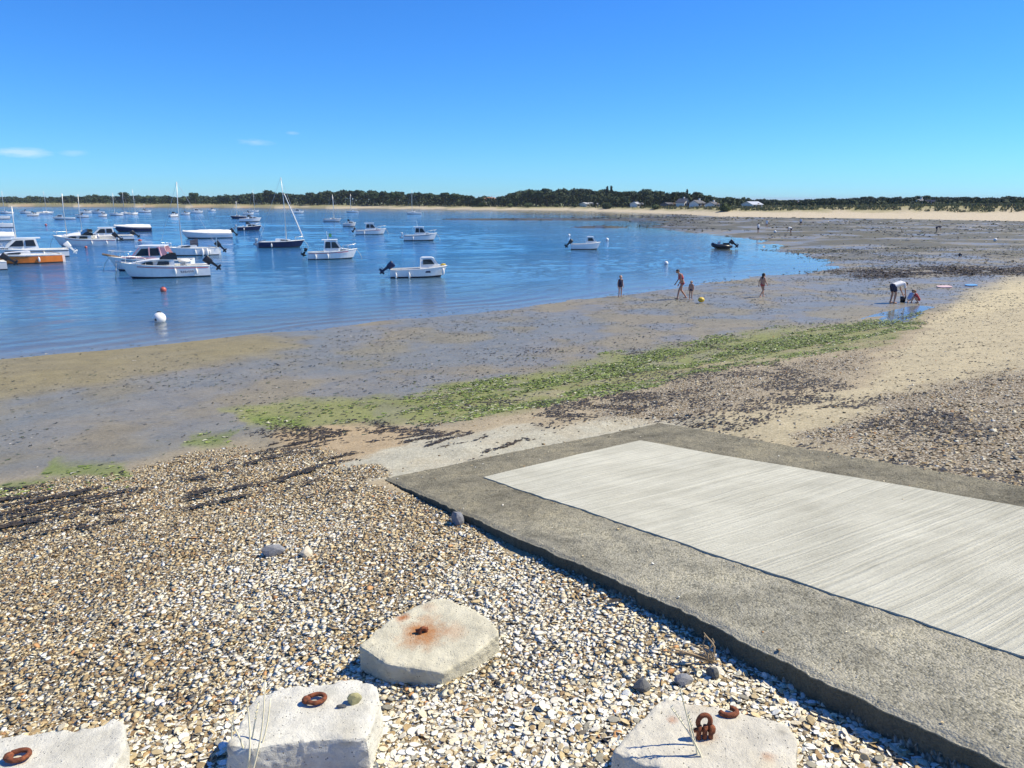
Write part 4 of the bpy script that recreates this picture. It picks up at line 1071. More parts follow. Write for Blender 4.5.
    if kind in ('wheel', 'cuddy', 'sail') and detail:
        for t in ((.16, .4) if int(pl) % 2 else (.28,)): fender(root, h, t, -1 if d > 0 else 1, .09)
        m = MB(); m.tube([(h.x(.97), 0, h.zs(.97) + .05), (h.x(1) + .25, 0, h.zs(1) * .5), (h.x(1) + .5, 0, -.2)], .018, 5); m.build('mooring_line', M['rope'], root)
        m = MB(); m.tube([(h.x(.86), .12, h.zs(.86) + .06), (h.x(.86), .12, h.zs(.86) + .16), (h.x(.86), -.12, h.zs(.86) + .16), (h.x(.86), -.12, h.zs(.86) + .06)], .02, 5); m.build('deck_cleat', M['steel'], root)
    if motor: outboard(root, h, M[motor], tilt, size=min(1.0, .55 + .08 * Ln) * (1 if tilt > 32 else .62))
    if mast: rig(root, h, **{**dict(xm=.08 * Ln, **({} if detail else {'th': .075})), **mast, **({'xm': mast['xm'] * Ln} if 'xm' in mast else {})})
    if extra: extra(root, h)
    return root

def rib(root, Ln, motor, tilt):
    r_ = .22; B = .85; n = 9
    pts = [(-Ln / 2, B - r_, .26), (-Ln * .1, B - r_, .26), (Ln * .2, B - r_, .28), (Ln * .36, B * .5, .36), (Ln / 2 - r_, 0, .46), (Ln * .36, -B * .5, .36), (Ln * .2, -B + r_, .28), (-Ln * .1, -B + r_, .26), (-Ln / 2, -B + r_, .26)]
    m = MB(); m.tube(pts, [r_ * .6] + [r_] * (n - 2) + [r_ * .6], 12); m.build('inflatable_tube', M['black'], root, True)
    m = MB(); m.add([(-Ln * .42, B - r_, .18), (Ln * .2, B - r_, .2), (Ln * .42, 0, .3), (Ln * .2, -B + r_, .2), (-Ln * .42, -B + r_, .18), (-Ln * .42, 0, -.15), (Ln * .25, 0, -.12)], [(0, 1, 2, 3, 4), (0, 5, 6, 1), (1, 6, 2), (2, 6, 3), (3, 6, 5, 4), (0, 4, 5)]); m.build('hull', M['gelgrey'], root)
    m = MB(); m.add([(.1, -.28, .2), (.5, -.28, .2), (.5, .28, .2), (.1, .28, .2), (.15, -.25, .85), (.36, -.25, .8), (.36, .25, .8), (.15, .25, .85)], [(0, 1, 5, 4), (1, 2, 6, 5), (2, 3, 7, 6), (3, 0, 4, 7), (4, 5, 6, 7), (3, 2, 1, 0)]); m.build('console', M['gelgrey'], root)
    m = MB(); m.box((-.55, 0, .42), (.7, .5, .45)); m.build('seat', M['black'], root)
    h = Hull(Ln, 1.4, .45, .5)
    outboard(root, h, M[motor], tilt, size=.85)
    return root

def x_fenders(*ts):
    def f(root, h):
        for t, sg in ts: fender(root, h, t, sg)
    return f

def x_front(root, h):   # registration marks, dark boot stripe and a rolled sunbathing pad on the near white cruiser
    for sg in (-1, 1):
        m = MB(); rr = random.Random(3)
        for i in range(7):
            t = .34 - .022 * i if sg < 0 else .2 + .022 * i
            x = h.x(t); y = sg * (h.bs(t) * .985 + .02); z = .42
            hh = rr.uniform(.1, .17)
            m.box((x, y, z), (.045, .02, hh)); m.box((x + .03, y, z + rr.choice([-.05, 0, .05])), (.06, .02, .035))
        m.build('lettering', M['navy'], root)
    m = MB(); m.tube([(h.x(.9), 0, h.zs(.9) + .04), (h.x(1) + .3, 0, h.zs(1) + .12)], .05, 6); m.build('bow_roller', M['steel'], root)
    m = MB(); m.tube([(h.x(1) + .25, 0, h.zs(1) + .05), (h.x(1) + .42, 0, -.3)], .03, 6); m.build('mooring_line', M['rope'], root)
    m = MB(); m.ball((-.22 * h.L, 0, h.F + .34), (.42, h.B * .36, .14), 14, 8); m.build('sun_pad', M['canvas'], root, True)

def x_pink(root, h):
    L_ = h.L
    for sg in (1, -1):
        m = MB(); w = h.B * .43; vs = [(-.125 * L_, sg * w, h.F + .1), (-.115 * L_, sg * w * .93, h.F + 1.06), (-.2 * L_, sg * w * .93, h.F + 1.04), (-.27 * L_, sg * w, h.F + .1)]
        m.add(vs + [(p[0], p[1] - sg * .03, p[2]) for p in vs], [(0, 1, 2, 3), (7, 6, 5, 4), (0, 4, 5, 1), (1, 5, 6, 2), (2, 6, 7, 3)])
        m.build('canvas_side', M['pink'], root)
    m = MB()
    for sg in (1, -1):
        for a, b in (((.18, .36), (.09, 1.02)), ((-.022, .36), (-.022, 1.04)), ((-.16, .36), (-.14, 1.06))):
            m.tube([(a[0] * L_, sg * h.B * .435, h.F + a[1]), (b[0] * L_, sg * h.B * .4, h.F + b[1])], .04, 6)
        m.tube([(.3 * L_, sg * h.B * .36, h.F + .28), (-.1 * L_, sg * h.B * .46, h.F + .2)], .04, 6)
    m.build('window_surround', M['pink'], root)
    m = MB(); m.tube([(h.x(.85), 0, h.zs(.85)), (h.x(1) + .35, 0, h.zs(1) + .18)], .09, 6); m.build('bowsprit', M['wood'], root)

def x_antenna(root, h):
    m = MB(); m.tube([(-.08 * h.L, .3, h.F + 1.05), (-.1 * h.L, .3, h.F + 1.9)], .02, 5); m.build('antenna', M['gel'], root)
def x_greencloth(root, h):
    m = MB(); m.tube([(-.06 * h.L, .1, h.F + 1.05), (-.06 * h.L, .1, h.F + 1.75)], .02, 5); p = m.build('flag_staff', M['steel'], root)
    m = MB(); m.add([(-.06 * h.L, .1, h.F + 1.7), (-.06 * h.L, .1, h.F + 1.4), (-.06 * h.L + .25, .16, h.F + 1.35), (-.06 * h.L + .27, .08, h.F + 1.66)], [(0, 1, 2, 3)]); m.build('pennant', M['green'], p)
    x_antenna(root, h)
def x_open(root, h):
    fender(root, h, .1, -1, .085); fender(root, h, .33, -1, .085); fender(root, h, .93, -1, .1)
    m = MB(); m.tube([(h.x(.9), .1, h.zs(.9) + .1), (h.x(.93), -.12, h.zs(.93) + .16), (h.x(.97), .05, h.zs(.97) + .1), (h.x(.9), .1, h.zs(.9) + .1)], .06, 6); m.build('coiled_rope', M['yellow'], root)
    for sg in (-1, 1):
        m = MB(); m.box((h.x(.66), sg * (h.bs(.66) * .96 + .015), .42), (.36, .02, .12)); m.build('lettering', M['navy'], root)
def x_sprayhood(root, h):
    m = MB(); w = h.B * .3; k = 7; vs = []
    for i in range(k):
        a = math.pi * i / (k - 1); 
        for x, s_ in ((-.16, 1.0), (-.02, .72)): vs.append((x * h.L, w * math.cos(a), h.F + .2 + .75 * s_ * math.sin(a)))
    m.add(vs, [(2 * i, 2 * i + 1, 2 * i + 3, 2 * i + 2) for i in range(k - 1)]); m.build('sprayhood', M['bluecanvas'], root)
    m = MB(); m.tube([(h.x(0) + .15, .7, h.F), (h.x(0) + .1, .7, h.F + .95), (h.x(0) + .1, -.7, h.F + .95), (h.x(0) + .15, -.7, h.F)], .03, 6); m.build('stern_rail', M['steel'], root)
    fender(root, h, .2, 1, .14); fender(root, h, .28, 1, .14)
def x_stripe(root, h):
    for sg in (1, -1):
        m = MB(); tt = [.0, .15, .3, .45, .6, .7]
        a = [(h.x(t), sg * (h.bs(t) * .99 + .02), h.zs(t) * .72 + .04) for t in tt]; b = [(p[0], p[1], p[2] + .07) for p in a]; k = len(tt)
        m.add(a + b, [(i, i + 1, i + 1 + k, i + k) for i in range(k - 1)]); m.build('rubbing_strake', M['rub'], root)
def x_secondmast(root, h):
    m = MB(); m.tube([(-.38 * h.L, 0, h.F), (-.40 * h.L, 0, h.F + 1.5)], .04, 6); m.build('mizzen_mast', M['alu'], root)

BOATS = [
 # kind, left px, right px, waterline row, bow direction, label, category, options
 ('wheel', -14, 63, 257.5, -1, 'white cabin boat with a raised white outboard, just behind the orange hull', 'motor boat', dict(motor='gel', tilt=38, extra=x_stripe, mast=dict(xm=.06, ht=3.2, boom=False, stays=False, base=.9, th=.05), hull_h=.95)),
 ('sail', -16, 57, 263.5, -1, 'bright orange hull with white topsides lying near the left edge', 'boat', dict(top='orange', stripe='gel', bot='antibrown', hull_h=1.0)),
 ('open', -62, 1, 271, -1, 'boat cut off by the left edge below the orange hull, showing its outboard', 'boat', dict(motor='black', tilt=50, top='gelgrey')),
 ('cover', -30, 12, 241, -1, 'low white boat with a stern post, cut by the left edge', 'boat', dict(extra=lambda r, h: (lambda m: (m.tube([(h.x(.04), 0, h.F), (h.x(.04), 0, h.F + .9)], .05, 6), m.build('stern_post', M['gel'], r)))(MB()))),
 ('cuddy', -22, 11, 227.5, -1, 'white motor boat cut by the left edge, second boat up from the orange hull there', 'motor boat', dict(detail=False)),
 ('cuddy', -16, 8, 219, -1, 'small white motor boat cut by the left edge below the sloop there', 'motor boat', dict(detail=False)),
 ('cuddy', 59, 113, 245.5, -1, 'long white speedboat with flared bow and a mast leaning right above it', 'motor boat', dict(motor='black', tilt=45, hull_h=1.25, bot='gelgrey', mast=dict(xm=.28, ht=5.0, boom=False, stays=False, base=.3, th=.05), heel=-9)),
 ('wheel', 80, 131, 240, -1, 'cream roofed cabin boat half hidden behind the long white speedboat, dark raised outboard', 'motor boat', dict(motor='black', tilt=50, hull_h=.8, deck='cream', mast=dict(xm=.38, ht=5.3, boom=False, stays=False, base=.3, th=.042))),
 ('cover', 116, 150, 231.5, -1, 'navy hulled boat under a white domed cover', 'boat', dict(top='navy', stripe='navy', hull_h=1.05)),
 ('wheel', 114, 190, 270, -1, 'white wheelhouse boat with pink window surrounds and a bowsprit, behind the near white cruiser', 'motor boat', dict(extra=x_pink, hull_h=1.1, yaw=-12)),
 ('cuddy', 127, 207, 277, -1, 'nearest white cruiser with dark lettering on its side and a black raised outboard', 'motor boat', dict(motor='black', tilt=48, extra=x_front, hull_h=1.12)),
 ('sail', 163, 217, 255.5, -1, 'white sloop with a tall bare mast, dark sprayhood and two pale fenders', 'sailing boat', dict(extra=x_sprayhood, motor='black', tilt=40, hull_h=1.05, mast=dict(xm=.12, ht=6.1, boom=False, base=.3))),
 ('cover', 184, 231, 238, -1, 'white boat under a pale cover with black outboard, behind the white sloop', 'boat', dict(motor='black', tilt=40, hull_h=.95)),
 ('cuddy', 238, 261, 230.5, 1, 'navy hulled motor boat with a white peaked cabin', 'motor boat', dict(top='navy', stripe='navy', motor='gelgrey', tilt=20)),
 ('cuddy', 240, 261, 221.5, 1, 'white motor boat lying between the navy peaked one and the far sailing boats', 'motor boat', dict(detail=False)),
 ('sail', 231, 246, 218.5, -1, 'dark hulled sailing boat with a short mast, left of the white motor boats', 'sailing boat', dict(top='navy', mast=dict(ht=4.2, boom=False), detail=False)),
 ('cuddy', 243, 254, 214.8, 1, 'tiny white motor boat among the far masts, left of a tall thin mast', 'motor boat', dict(detail=False)),
 ('sail', 249, 259, 212.2, 1, 'far sailing boat with a tall thin mast above the navy peaked motor boat', 'sailing boat', dict(mast=dict(ht=9, boom=False), detail=False)),
 ('sail', 260, 304, 247.5, 1, 'navy hulled sloop with a white deck, tall mast and rolled white jib', 'sailing boat', dict(top='navy', stripe='navy', motor='gelgrey', tilt=10, mast=dict(xm=.11, ht=7.0, boom=False, furl=True))),
 ('wheel', 309, 357, 259, 1, 'white wheelhouse fishing boat with a green pennant, between the navy sloop and the open boat', 'motor boat', dict(motor='black', tilt=20, extra=x_greencloth, hull_h=1.0, bot='antifoul')),
 ('wheel', 356, 386, 234.5, 1, 'white cabin boat with a long sloping windscreen, behind the fishing boat with the pennant', 'motor boat', dict(motor='black', tilt=30)),
 ('cuddy', 343, 356, 226.5, 1, 'small low white motor boat between the far dark sloop and the sloping windscreen boat', 'motor boat', dict(detail=False, top='gelgrey')),
 ('sail', 324, 341, 221.8, 1, 'grey hulled sailing boat with a bare mast in mid bay', 'sailing boat', dict(top='gelgrey', mast=dict(ht=5.8, boom=False, xm=.1), detail=False)),
 ('sail', 346, 358, 212.6, -1, 'far white sailing boat with a thick mast, furthest out before the dark pines', 'sailing boat', dict(mast=dict(ht=7, boom=True, th=.1), detail=False)),
 ('wheel', 291, 304, 213.3, 1, 'far white cabin cruiser beyond the navy sloop', 'motor boat', dict(detail=False)),
 ('wheel', 404, 437, 240.5, 1, 'white pilothouse boat with open back, above the near open boat', 'motor boat', dict(motor='gel', tilt=0, extra=x_antenna, hull_h=1.08)),
 ('open', 391, 447, 277, 1, 'pale open boat with a low cuddy, white fenders and a navy raised outboard', 'open boat', dict(motor='navy', tilt=52, extra=x_open, bot='antifoul', hull_h=.88)),
 ('sail', 406, 421, 214.3, -1, 'lone far sailing boat with a leaning mast, left of the bare mud bank', 'sailing boat', dict(mast=dict(ht=8.2, boom=False), heel=-3, detail=False)),
 ('open', 571, 600, 249.5, 1, 'small pale boat with a rounded cuddy, alone left of the bathers', 'open boat', dict(motor='black', tilt=40, hull_h=.95, bot='antibrown')),
 ('rib', 711, 731, 248.5, -1, 'black inflatable boat with its outboard raised, aground in the shallows', 'inflatable boat', dict(motor='black', tilt=50, yaw=8)),
 ('sail', 0, 12, 213.4, -1, 'far sloop with a thin mast close to the left edge', 'sailing boat', dict(mast=dict(ht=8, boom=False), detail=False)),
 ('cuddy', 28, 39, 215.8, 1, 'small white motor boat far out, left of the leaning mast', 'motor boat', dict(detail=False)),
 ('cuddy', 20, 30, 213.2, -1, 'tiny pale motor boat furthest out at the left behind the small white one', 'motor boat', dict(detail=False)),
 ('sail', 38, 53, 214.2, 1, 'far sailing boat with a mast leaning left', 'sailing boat', dict(mast=dict(ht=8, boom=False), heel=14, detail=False)),
 ('open', 54, 74, 219.5, -1, 'low flat white boat left of the two crossed masts', 'open boat', dict(detail=False, hull_h=.7)),
 ('cuddy', 76, 88, 217.5, -1, 'white motor boat seen just behind the two crossed masts', 'motor boat', dict(detail=False)),
 ('cuddy', 80, 92, 213.0, 1, 'tiny white motor boat far behind the crossed masts', 'motor boat', dict(detail=False)),
 ('cuddy', 92, 104, 213.2, -1, 'far white motor boat, upper of two right of the crossed masts', 'motor boat', dict(detail=False)),
 ('cuddy', 99, 107, 216.6, 1, 'small white motor boat, lower of two right of the crossed masts', 'motor boat', dict(detail=False)),
 ('sail', 110, 122, 215.4, -1, 'low white sailing boat, left of a pair of far masts', 'sailing boat', dict(mast=dict(ht=7, boom=False), heel=3, detail=False)),
 ('sail', 121, 130, 214.6, -1, 'far white sailing boat with a mast leaning left, above the navy covered boat', 'sailing boat', dict(mast=dict(ht=7.5, boom=False), heel=-14, detail=False)),
 ('sail', 132, 138, 214.6, 1, 'narrow white sailing boat end on with an upright mast, above the navy covered boat', 'sailing boat', dict(mast=dict(ht=8.5, boom=False), yaw=40, detail=False)),
 ('cuddy', 139, 151, 212.4, 1, 'far white cruiser with a short mast right of the upright mast', 'motor boat', dict(detail=False, mast=dict(ht=3, boom=False, stays=False, xm=0))),
 ('cuddy', 170, 179, 216.6, 1, 'small white motor boat left of the white sloop\'s mast', 'motor boat', dict(detail=False, yaw=30)),
 ('cuddy', 181, 190, 214.8, 1, 'small white motor boat right of the white sloop\'s mast', 'motor boat', dict(detail=False)),
 ('wheel', 191, 203, 213.0, 1, 'far white cabin boat, longer of two right of the white sloop\'s mast', 'motor boat', dict(detail=False)),
 ('cuddy', 208, 215, 211.0, -1, 'tiny white boat before the tan bank, alone right of the far cabin boat', 'motor boat', dict(detail=False, yaw=20)),
]
def build_boats():
    for k, a, b, y, d, lab, cat, o in BOATS: make_boat(k, a, b, y, d, lab, cat, **o)

def buoy(px, py, rpx, mat, label, eye=None, squash=1.0, on_ground=False, lift=.25):
    g = ground(px, py) if on_ground else at_plane(px, py, 0)
    r_ = rpx / FPX * (g[1] * cp + (H - g[2]) * sp)
    root = empty('mooring_buoy', (g[0], g[1], g[2]))
    tag(root, label, 'buoy', 'mooring buoys')
    m = MB(); m.ball((0, 0, r_ * (1 if on_ground else .55)), (r_, r_, r_ * squash), 16, 11); m.build('float', mat, root, True)
    m = MB(); pts = [(math.cos(a) * r_ * .3, 0, r_ * (.55 + squash * .95) + math.sin(a) * r_ * .22) for a in np.linspace(0, 2 * math.pi, 10)[:-1]]
    m.tube(pts, r_ * .08, 6, closed=True); m.build('ring', M['rub'], root, True)
    if eye:
        m = MB(); m.ball((-r_ * .2, -r_ * .82, r_ * .45), (r_ * .28, r_ * .2, r_ * .28), 10, 7); m.build('plug', eye, root, True)

def build_buoys():
    buoy(160, 321.5, 6.0, M['buoywhite'], 'large white mooring buoy floating near the shore with a dark plug', M['rub'])
    buoy(163.5, 291.5, 3, M['redbuoy'], 'red mooring buoy below the nearest white cruiser')
    buoy(666, 264.5, 2.2, M['buoywhite'], 'white buoy with dark underside above the woman and small child', M['rub'])
    buoy(607, 240.5, 1.7, M['buoywhite'], 'small white buoy right of the pale boat with the rounded cuddy', M['redbuoy'])
    buoy(569, 236, 1.3, M['buoywhite'], 'tiny white buoy above the stern of the pale cuddy boat')
    buoy(701, 303, 3.3, M['yellow'], 'yellow buoy lying on wet mud beside the small child', None, .8, True)
    buoy(86, 248, 1.3, M['redbuoy'], 'dark red buoy between the white outboard and the long speedboat')
    buoy(46, 225.5, 1.1, M['redbuoy'], 'tiny reddish buoy on open water left of the crossed masts')
    buoy(140, 241.5, 2, M['redbuoy'], 'pink red buoy low in the water behind the pink windowed boat', None, .5)
    buoy(775, 233, 1.3, M['buoywhite'], 'tiny white buoy left on the far mud flat', None, 1, True)
    buoy(960, 256.5, 1.8, M['rub'], 'dark buoy dried out on the mud flat at the right', M['buoywhite'], 1, True)
    buoy(995, 241.5, 1.6, M['buoywhite'], 'small white buoy dried out near the far sand at the right', None, 1, True)

# ------------------------------------------------------------------ people
STAND = dict(pel=(0, 0, .93), chest=(0, .0, 1.26), neck=(0, -.01, 1.45), head=(0, .02, 1.585), shl=(-.17, -.01, 1.39), shr=(.17, -.01, 1.39), ell=(-.23, -.03, 1.12), elr=(.23, -.03, 1.12), wrl=(-.25, .05, .88), wrr=(.25, .05, .88),
             hil=(-.09, 0, .91), hir=(.09, 0, .91), knl=(-.1, .02, .5), knr=(.1, .02, .5), anl=(-.11, -.02, .08), anr=(.11, -.02, .08), face=(0, 1, 0))
WALK = dict(STAND, knl=(-.1, .2, .51), anl=(-.1, .27, .1), knr=(.1, .02, .5), anr=(.1, -.28, .11), ell=(-.22, -.12, 1.13), wrl=(-.23, -.12, .88), elr=(.22, .06, 1.13), wrr=(.23, .22, .93))
LEAN = dict(WALK, chest=(0, .1, 1.24), neck=(0, .2, 1.41), head=(0, .3, 1.53), shl=(-.16, .15, 1.37), shr=(.16, .15, 1.37), ell=(-.22, .16, 1.1), wrl=(-.22, .26, .87), elr=(.21, .16, 1.1), wrr=(.2, .3, .88), face=(0, .8, -.6))
BEND = dict(pel=(0, -.12, .88), chest=(0, .26, .99), neck=(0, .44, 1.0), head=(0, .56, .93), shl=(-.17, .38, .98), shr=(.17, .38, .98), ell=(-.2, .44, .7), elr=(.2, .44, .7), wrl=(-.14, .55, .45), wrr=(.16, .5, .45),
            hil=(-.1, -.1, .86), hir=(.1, -.1, .86), knl=(-.13, .0, .47), knr=(.13, .0, .47), anl=(-.14, -.05, .08), anr=(.14, -.05, .08), face=(0, .4, -.9))
CROUCH = dict(pel=(0, 0, .3), chest=(0, .2, .6), neck=(0, .3, .77), head=(0, .38, .9), shl=(-.15, .25, .71), shr=(.15, .25, .71), ell=(-.2, .42, .5), elr=(.2, .42, .5), wrl=(-.1, .6, .28), wrr=(.12, .6, .26),
              hil=(-.1, 0, .3), hir=(.1, 0, .3), knl=(-.17, .33, .5), knr=(.17, .33, .5), anl=(-.15, .06, .08), anr=(.15, .06, .08), face=(0, .8, -.6))

def remesh(o, vox):
    r_ = o.modifiers.new('join', 'REMESH'); r_.mode = 'VOXEL'; r_.voxel_size = vox; r_.use_smooth_shade = True
    s = o.modifiers.new('soft', 'SMOOTH'); s.iterations = 3; s.factor = .5

def person(px, py, height, pose, rz, label, clothes=(), hair='hairdark', long=False, skin='skin', hat=None, vox=.011, child=False, inplace=None):
    g = ground(px, py)
    root = empty('person', (g[0], g[1], g[2] - .005), rz); tag(root, label, 'person', 'people on the shore')
    sc = height / 1.7; hs = 1.0 + (.28 if child else 0) * 1.0
    J = {k: Vector(v) * sc for k, v in pose.items() if k != 'face'}; fd = Vector(pose['face']).normalized()
    rt = fd.cross(Vector((0, 0, 1))); rt = rt.normalized() if rt.length > .05 else Vector((1, 0, 0)); up = rt.cross(fd).normalized()
    def rr(x): return x * sc
    hr = .093 * sc * hs; hc = J['neck'] + (J['head'] - J['neck']) * (1 + .25 * (hs - 1))
    m = MB()
    for s_ in 'lr':
        m.capsule(J['hi' + s_], J['sh' + s_].lerp(J['chest'], .25), rr(.1), rr(.085)); m.capsule(J['sh' + s_], J['sh' + s_].lerp(J['neck'], .5), rr(.055), rr(.055))
        m.capsule(J['sh' + s_], J['el' + s_], rr(.05), rr(.038)); m.capsule(J['el' + s_], J['wr' + s_], rr(.037), rr(.026))
        m.capsule(J['hi' + s_], J['kn' + s_], rr(.088), rr(.056)); m.capsule(J['kn' + s_], J['kn' + s_].lerp(J['an' + s_], .35), rr(.053), rr(.055)); m.capsule(J['kn' + s_].lerp(J['an' + s_], .35), J['an' + s_], rr(.055), rr(.036))
        a = J['an' + s_]; m.capsule(a + Vector((0, rr(-.04), rr(-.04))), a + Vector((0, rr(.15), rr(-.052))), rr(.036), rr(.026))
        # hand: palm, four fingers, thumb
        dv = (J['wr' + s_] - J['el' + s_]).normalized(); sd = dv.cross(Vector((0, 1, 0))); sd = sd.normalized() if sd.length > .1 else Vector((1, 0, 0)); fw = sd.cross(dv).normalized()
        w = J['wr' + s_]; m.capsule(w, w + dv * rr(.075), rr(.026), rr(.03))
        for i, ln in enumerate((.062, .072, .068, .052)):
            b = w + dv * rr(.085) + fw * rr(.03 - .02 * i); k1 = b + dv * rr(ln * .5) ; k2 = k1 + (dv + sd * (.35 if s_ == 'l' else -.35)).normalized() * rr(ln * .5)
            m.capsule(b, k1, rr(.0095), rr(.009), 6); m.capsule(k1, k2, rr(.009), rr(.008), 6)
        b = w + dv * rr(.025) + fw * rr(.022); m.capsule(b, b + (dv * .6 + fw * .8).normalized() * rr(.06), rr(.012), rr(.009), 6)
    m.capsule(J['pel'], J['chest'], rr(.1), rr(.11)); m.capsule(J['chest'], J['neck'], rr(.09), rr(.05)); m.capsule(J['neck'], hc, rr(.05), rr(.05))
    m.ball(hc + up * hr * .18, (hr * .95, hr * 1.05, hr * 1.12), 14, 10); m.ball(hc + fd * hr * .3 - up * hr * .5, hr * .62, 10, 8)
    m.ball(hc + fd * hr * 1.05 - up * hr * .1, hr * .17, 8, 6)
    for sg in (1, -1): m.ball(hc + rt * sg * hr * .97, (hr * .15, hr * .2, hr * .26), 8, 6)
    b = m.build('body', M[skin], root, True); remesh(b, vox * max(sc, .6))
    for sg in (1, -1):
        e = MB(); e.ball(hc + fd * hr * .93 + rt * sg * hr * .36 + up * hr * .1, hr * .13, 8, 6); e.build('eye', M['eye'], root, True)
    e = MB(); e.ball(hc + fd * hr * .92 - up * hr * .5, (hr * .24, hr * .08, hr * .07), 8, 6); e.build('mouth', M['lip'], root, True)
    hm = MB(); hm.ball(hc + up * hr * .36 - fd * hr * .2, (hr * 1.04, hr * 1.04, hr * 1.0), 14, 10); hm.ball(hc - fd * hr * .5 - up * hr * .1, hr * .78, 12, 8)
    if long: hm.capsule(hc - fd * hr * .75, hc - fd * hr * .95 - up * hr * 2.0, hr * .6, hr * .35)
    ho = hm.build('hair', M[hair], root, True); remesh(ho, .016 * sc)
    if hat:
        t = MB(); t.ball(hc + up * hr * .55, (hr * 1.14, hr * 1.14, hr * .85), 14, 9); t.tube([hc + up * hr * .5, hc + up * hr * .42], [hr * 1.65, hr * 1.7], 16); t.build('hat', M[hat], root, True)
    for kind, mat in clothes:
        c = MB(); g_ = .014
        if kind in ('suit', 'shirt', 'top'):
            for s_ in 'lr':
                lo = J['hi' + s_] if kind != 'top' else J['hi' + s_].lerp(J['sh' + s_], .62)
                c.capsule(lo, J['sh' + s_].lerp(J['chest'], .3), rr(.1 + g_), rr(.085 + g_))
                if kind == 'shirt': c.capsule(J['sh' + s_], J['sh' + s_].lerp(J['el' + s_], .65), rr(.068), rr(.06)); c.capsule(J['sh' + s_], J['sh' + s_].lerp(J['neck'], .55), rr(.07), rr(.07))
            c.capsule(J['pel'] if kind != 'top' else J['pel'].lerp(J['chest'], .7), J['chest'], rr(.1 + g_), rr(.11 + g_))
            if kind != 'top': c.capsule(J['chest'], J['chest'].lerp(J['neck'], .5), rr(.11 + g_), rr(.08 + g_))
        if kind in ('suit', 'brief', 'shorts'):
            for s_ in 'lr':
                c.capsule(J['hi' + s_], J['hi' + s_].lerp(J['kn' + s_], .55 if kind == 'shorts' else .1), rr(.105 if kind != 'shorts' else .115), rr(.1 if kind == 'shorts' else .095))
            c.capsule(J['pel'] , J['pel'].lerp(J['chest'], .12), rr(.115), rr(.112))
        o = c.build({'suit': 'swimsuit', 'brief': 'swim_bottom', 'top': 'swim_top', 'shirt': 'shirt', 'shorts': 'shorts'}[kind], M[mat], root, True); remesh(o, .014 * max(sc, .6))
    return root

def build_people():
    person(620, 297, 1.2, STAND, R(200), 'child in a dark one piece swimsuit standing alone in the shallows', [('suit', 'swimnavy')], 'hairfair', child=True, skin='skinpale')
    person(681.5, 299, 1.68, LEAN, R(95), 'woman in a dark red bikini walking with her head bowed, beside a small child', [('top', 'swimred'), ('brief', 'swimred')], 'hairdark')
    person(690.5, 299.5, 1.0, STAND, R(150), 'small bare chested child following just behind the walking woman', [('brief', 'swimnavy')], 'hairfair', child=True)
    person(761.5, 297, 1.3, dict(WALK, head=(0, .05, 1.575)), R(-60), 'long haired child in red swim bottoms walking on the mud, right of the yellow buoy', [('brief', 'swimred')], 'hairdark', True, child=True)
    person(893, 303, 1.72, BEND, R(-82), 'adult in a white shirt and navy shorts bending down over the sand', [('shirt', 'clothwhite'), ('shorts', 'swimnavy')], 'hairdark')
    person(909, 302.5, 1.05, dict(CROUCH), R(-60), 'crouching child in a white sunhat and pale blue top', [('shirt', 'clothblue'), ('shorts', 'clothwhite')], 'hairfair', hat='clothwhite', child=True)
    person(918.5, 303, 1.05, dict(CROUCH), R(70), 'crouching child in a red top behind the child with the sunhat', [('shirt', 'swimred'), ('brief', 'swimred')], 'hairfair', child=True, skin='skinpale')
    G = dict(vox=.022)
    person(936.5, 232.5, 1.7, BEND, R(-100), 'far figure in dark clothes stooping on the mud flat at the right', [('shirt', 'swimnavy'), ('shorts', 'swimnavy')], **G)
    person(758, 233, 1.6, STAND, R(20), 'far wader in a white top left of the other figures on the weedy flat', [('shirt', 'clothwhite'), ('shorts', 'swimnavy')], **G)
    person(766.5, 228.5, 1.7, STAND, R(-20), 'far figure in pale clothes highest up the weedy flat', [('shirt', 'clothwhite'), ('brief', 'swimred')], **G)
    person(790.5, 233.5, 1.65, BEND, R(90), 'far stooping figure with a white back on the weedy flat', [('shirt', 'clothwhite'), ('shorts', 'swimnavy')], **G)
    person(800.5, 226, 1.6, STAND, R(170), 'far figure in dark trousers standing furthest right on the weedy flat', [('shirt', 'clothwhite'), ('shorts', 'swimnavy')], **G)
    # beach things beside the family
    g = ground(902.5, 302); root = empty('bucket', g); tag(root, 'dark bucket on the sand between the bending adult and the sunhat child', 'bucket')
    m = MB(); m.tube([(0, 0, 0), (0, 0, .28)], [.11, .15], 14); m.build('pail', M['black'], root, True)
    m = MB(); m.tube([(.15 * math.cos(a), 0, .28 + .14 * math.sin(a)) for a in np.linspace(0, math.pi, 9)], .012, 5); m.build('handle', M['steel'], root)
    for px, py, w, mat, lab, nm in ((944, 287.5, 15, 'pinktowel', 'pale pink bodyboard lying on wet sand', 'bodyboard'), (971, 286, 12, 'bluetowel', 'bright blue bodyboard lying on the sand right of the pink one', 'bodyboard')):
        g = ground(px, py); ln = w / FPX * g[1]; m = MB(); k = 14; pts = []
        for i in range(k):
            a = 2 * math.pi * i / k; pts.append((math.copysign(abs(math.cos(a)) ** .6, math.cos(a)) * ln / 2, math.copysign(abs(math.sin(a)) ** .7, math.sin(a)) * ln * .28))
        vs = [(x, y, 0) for x, y in pts] + [(x, y, .07 + .02 * (x / ln)) for x, y in pts]
        m.add(vs, [tuple(range(k))[::-1], tuple(range(k, 2 * k))] + [(i, (i + 1) % k, (i + 1) % k + k, i + k) for i in range(k)])
        o = m.build(nm, M[mat], None, False, (g[0], g[1], g[2] + .01)); o.rotation_euler = (R(6), 0, R(8)); tag(o, lab, 'bodyboard')
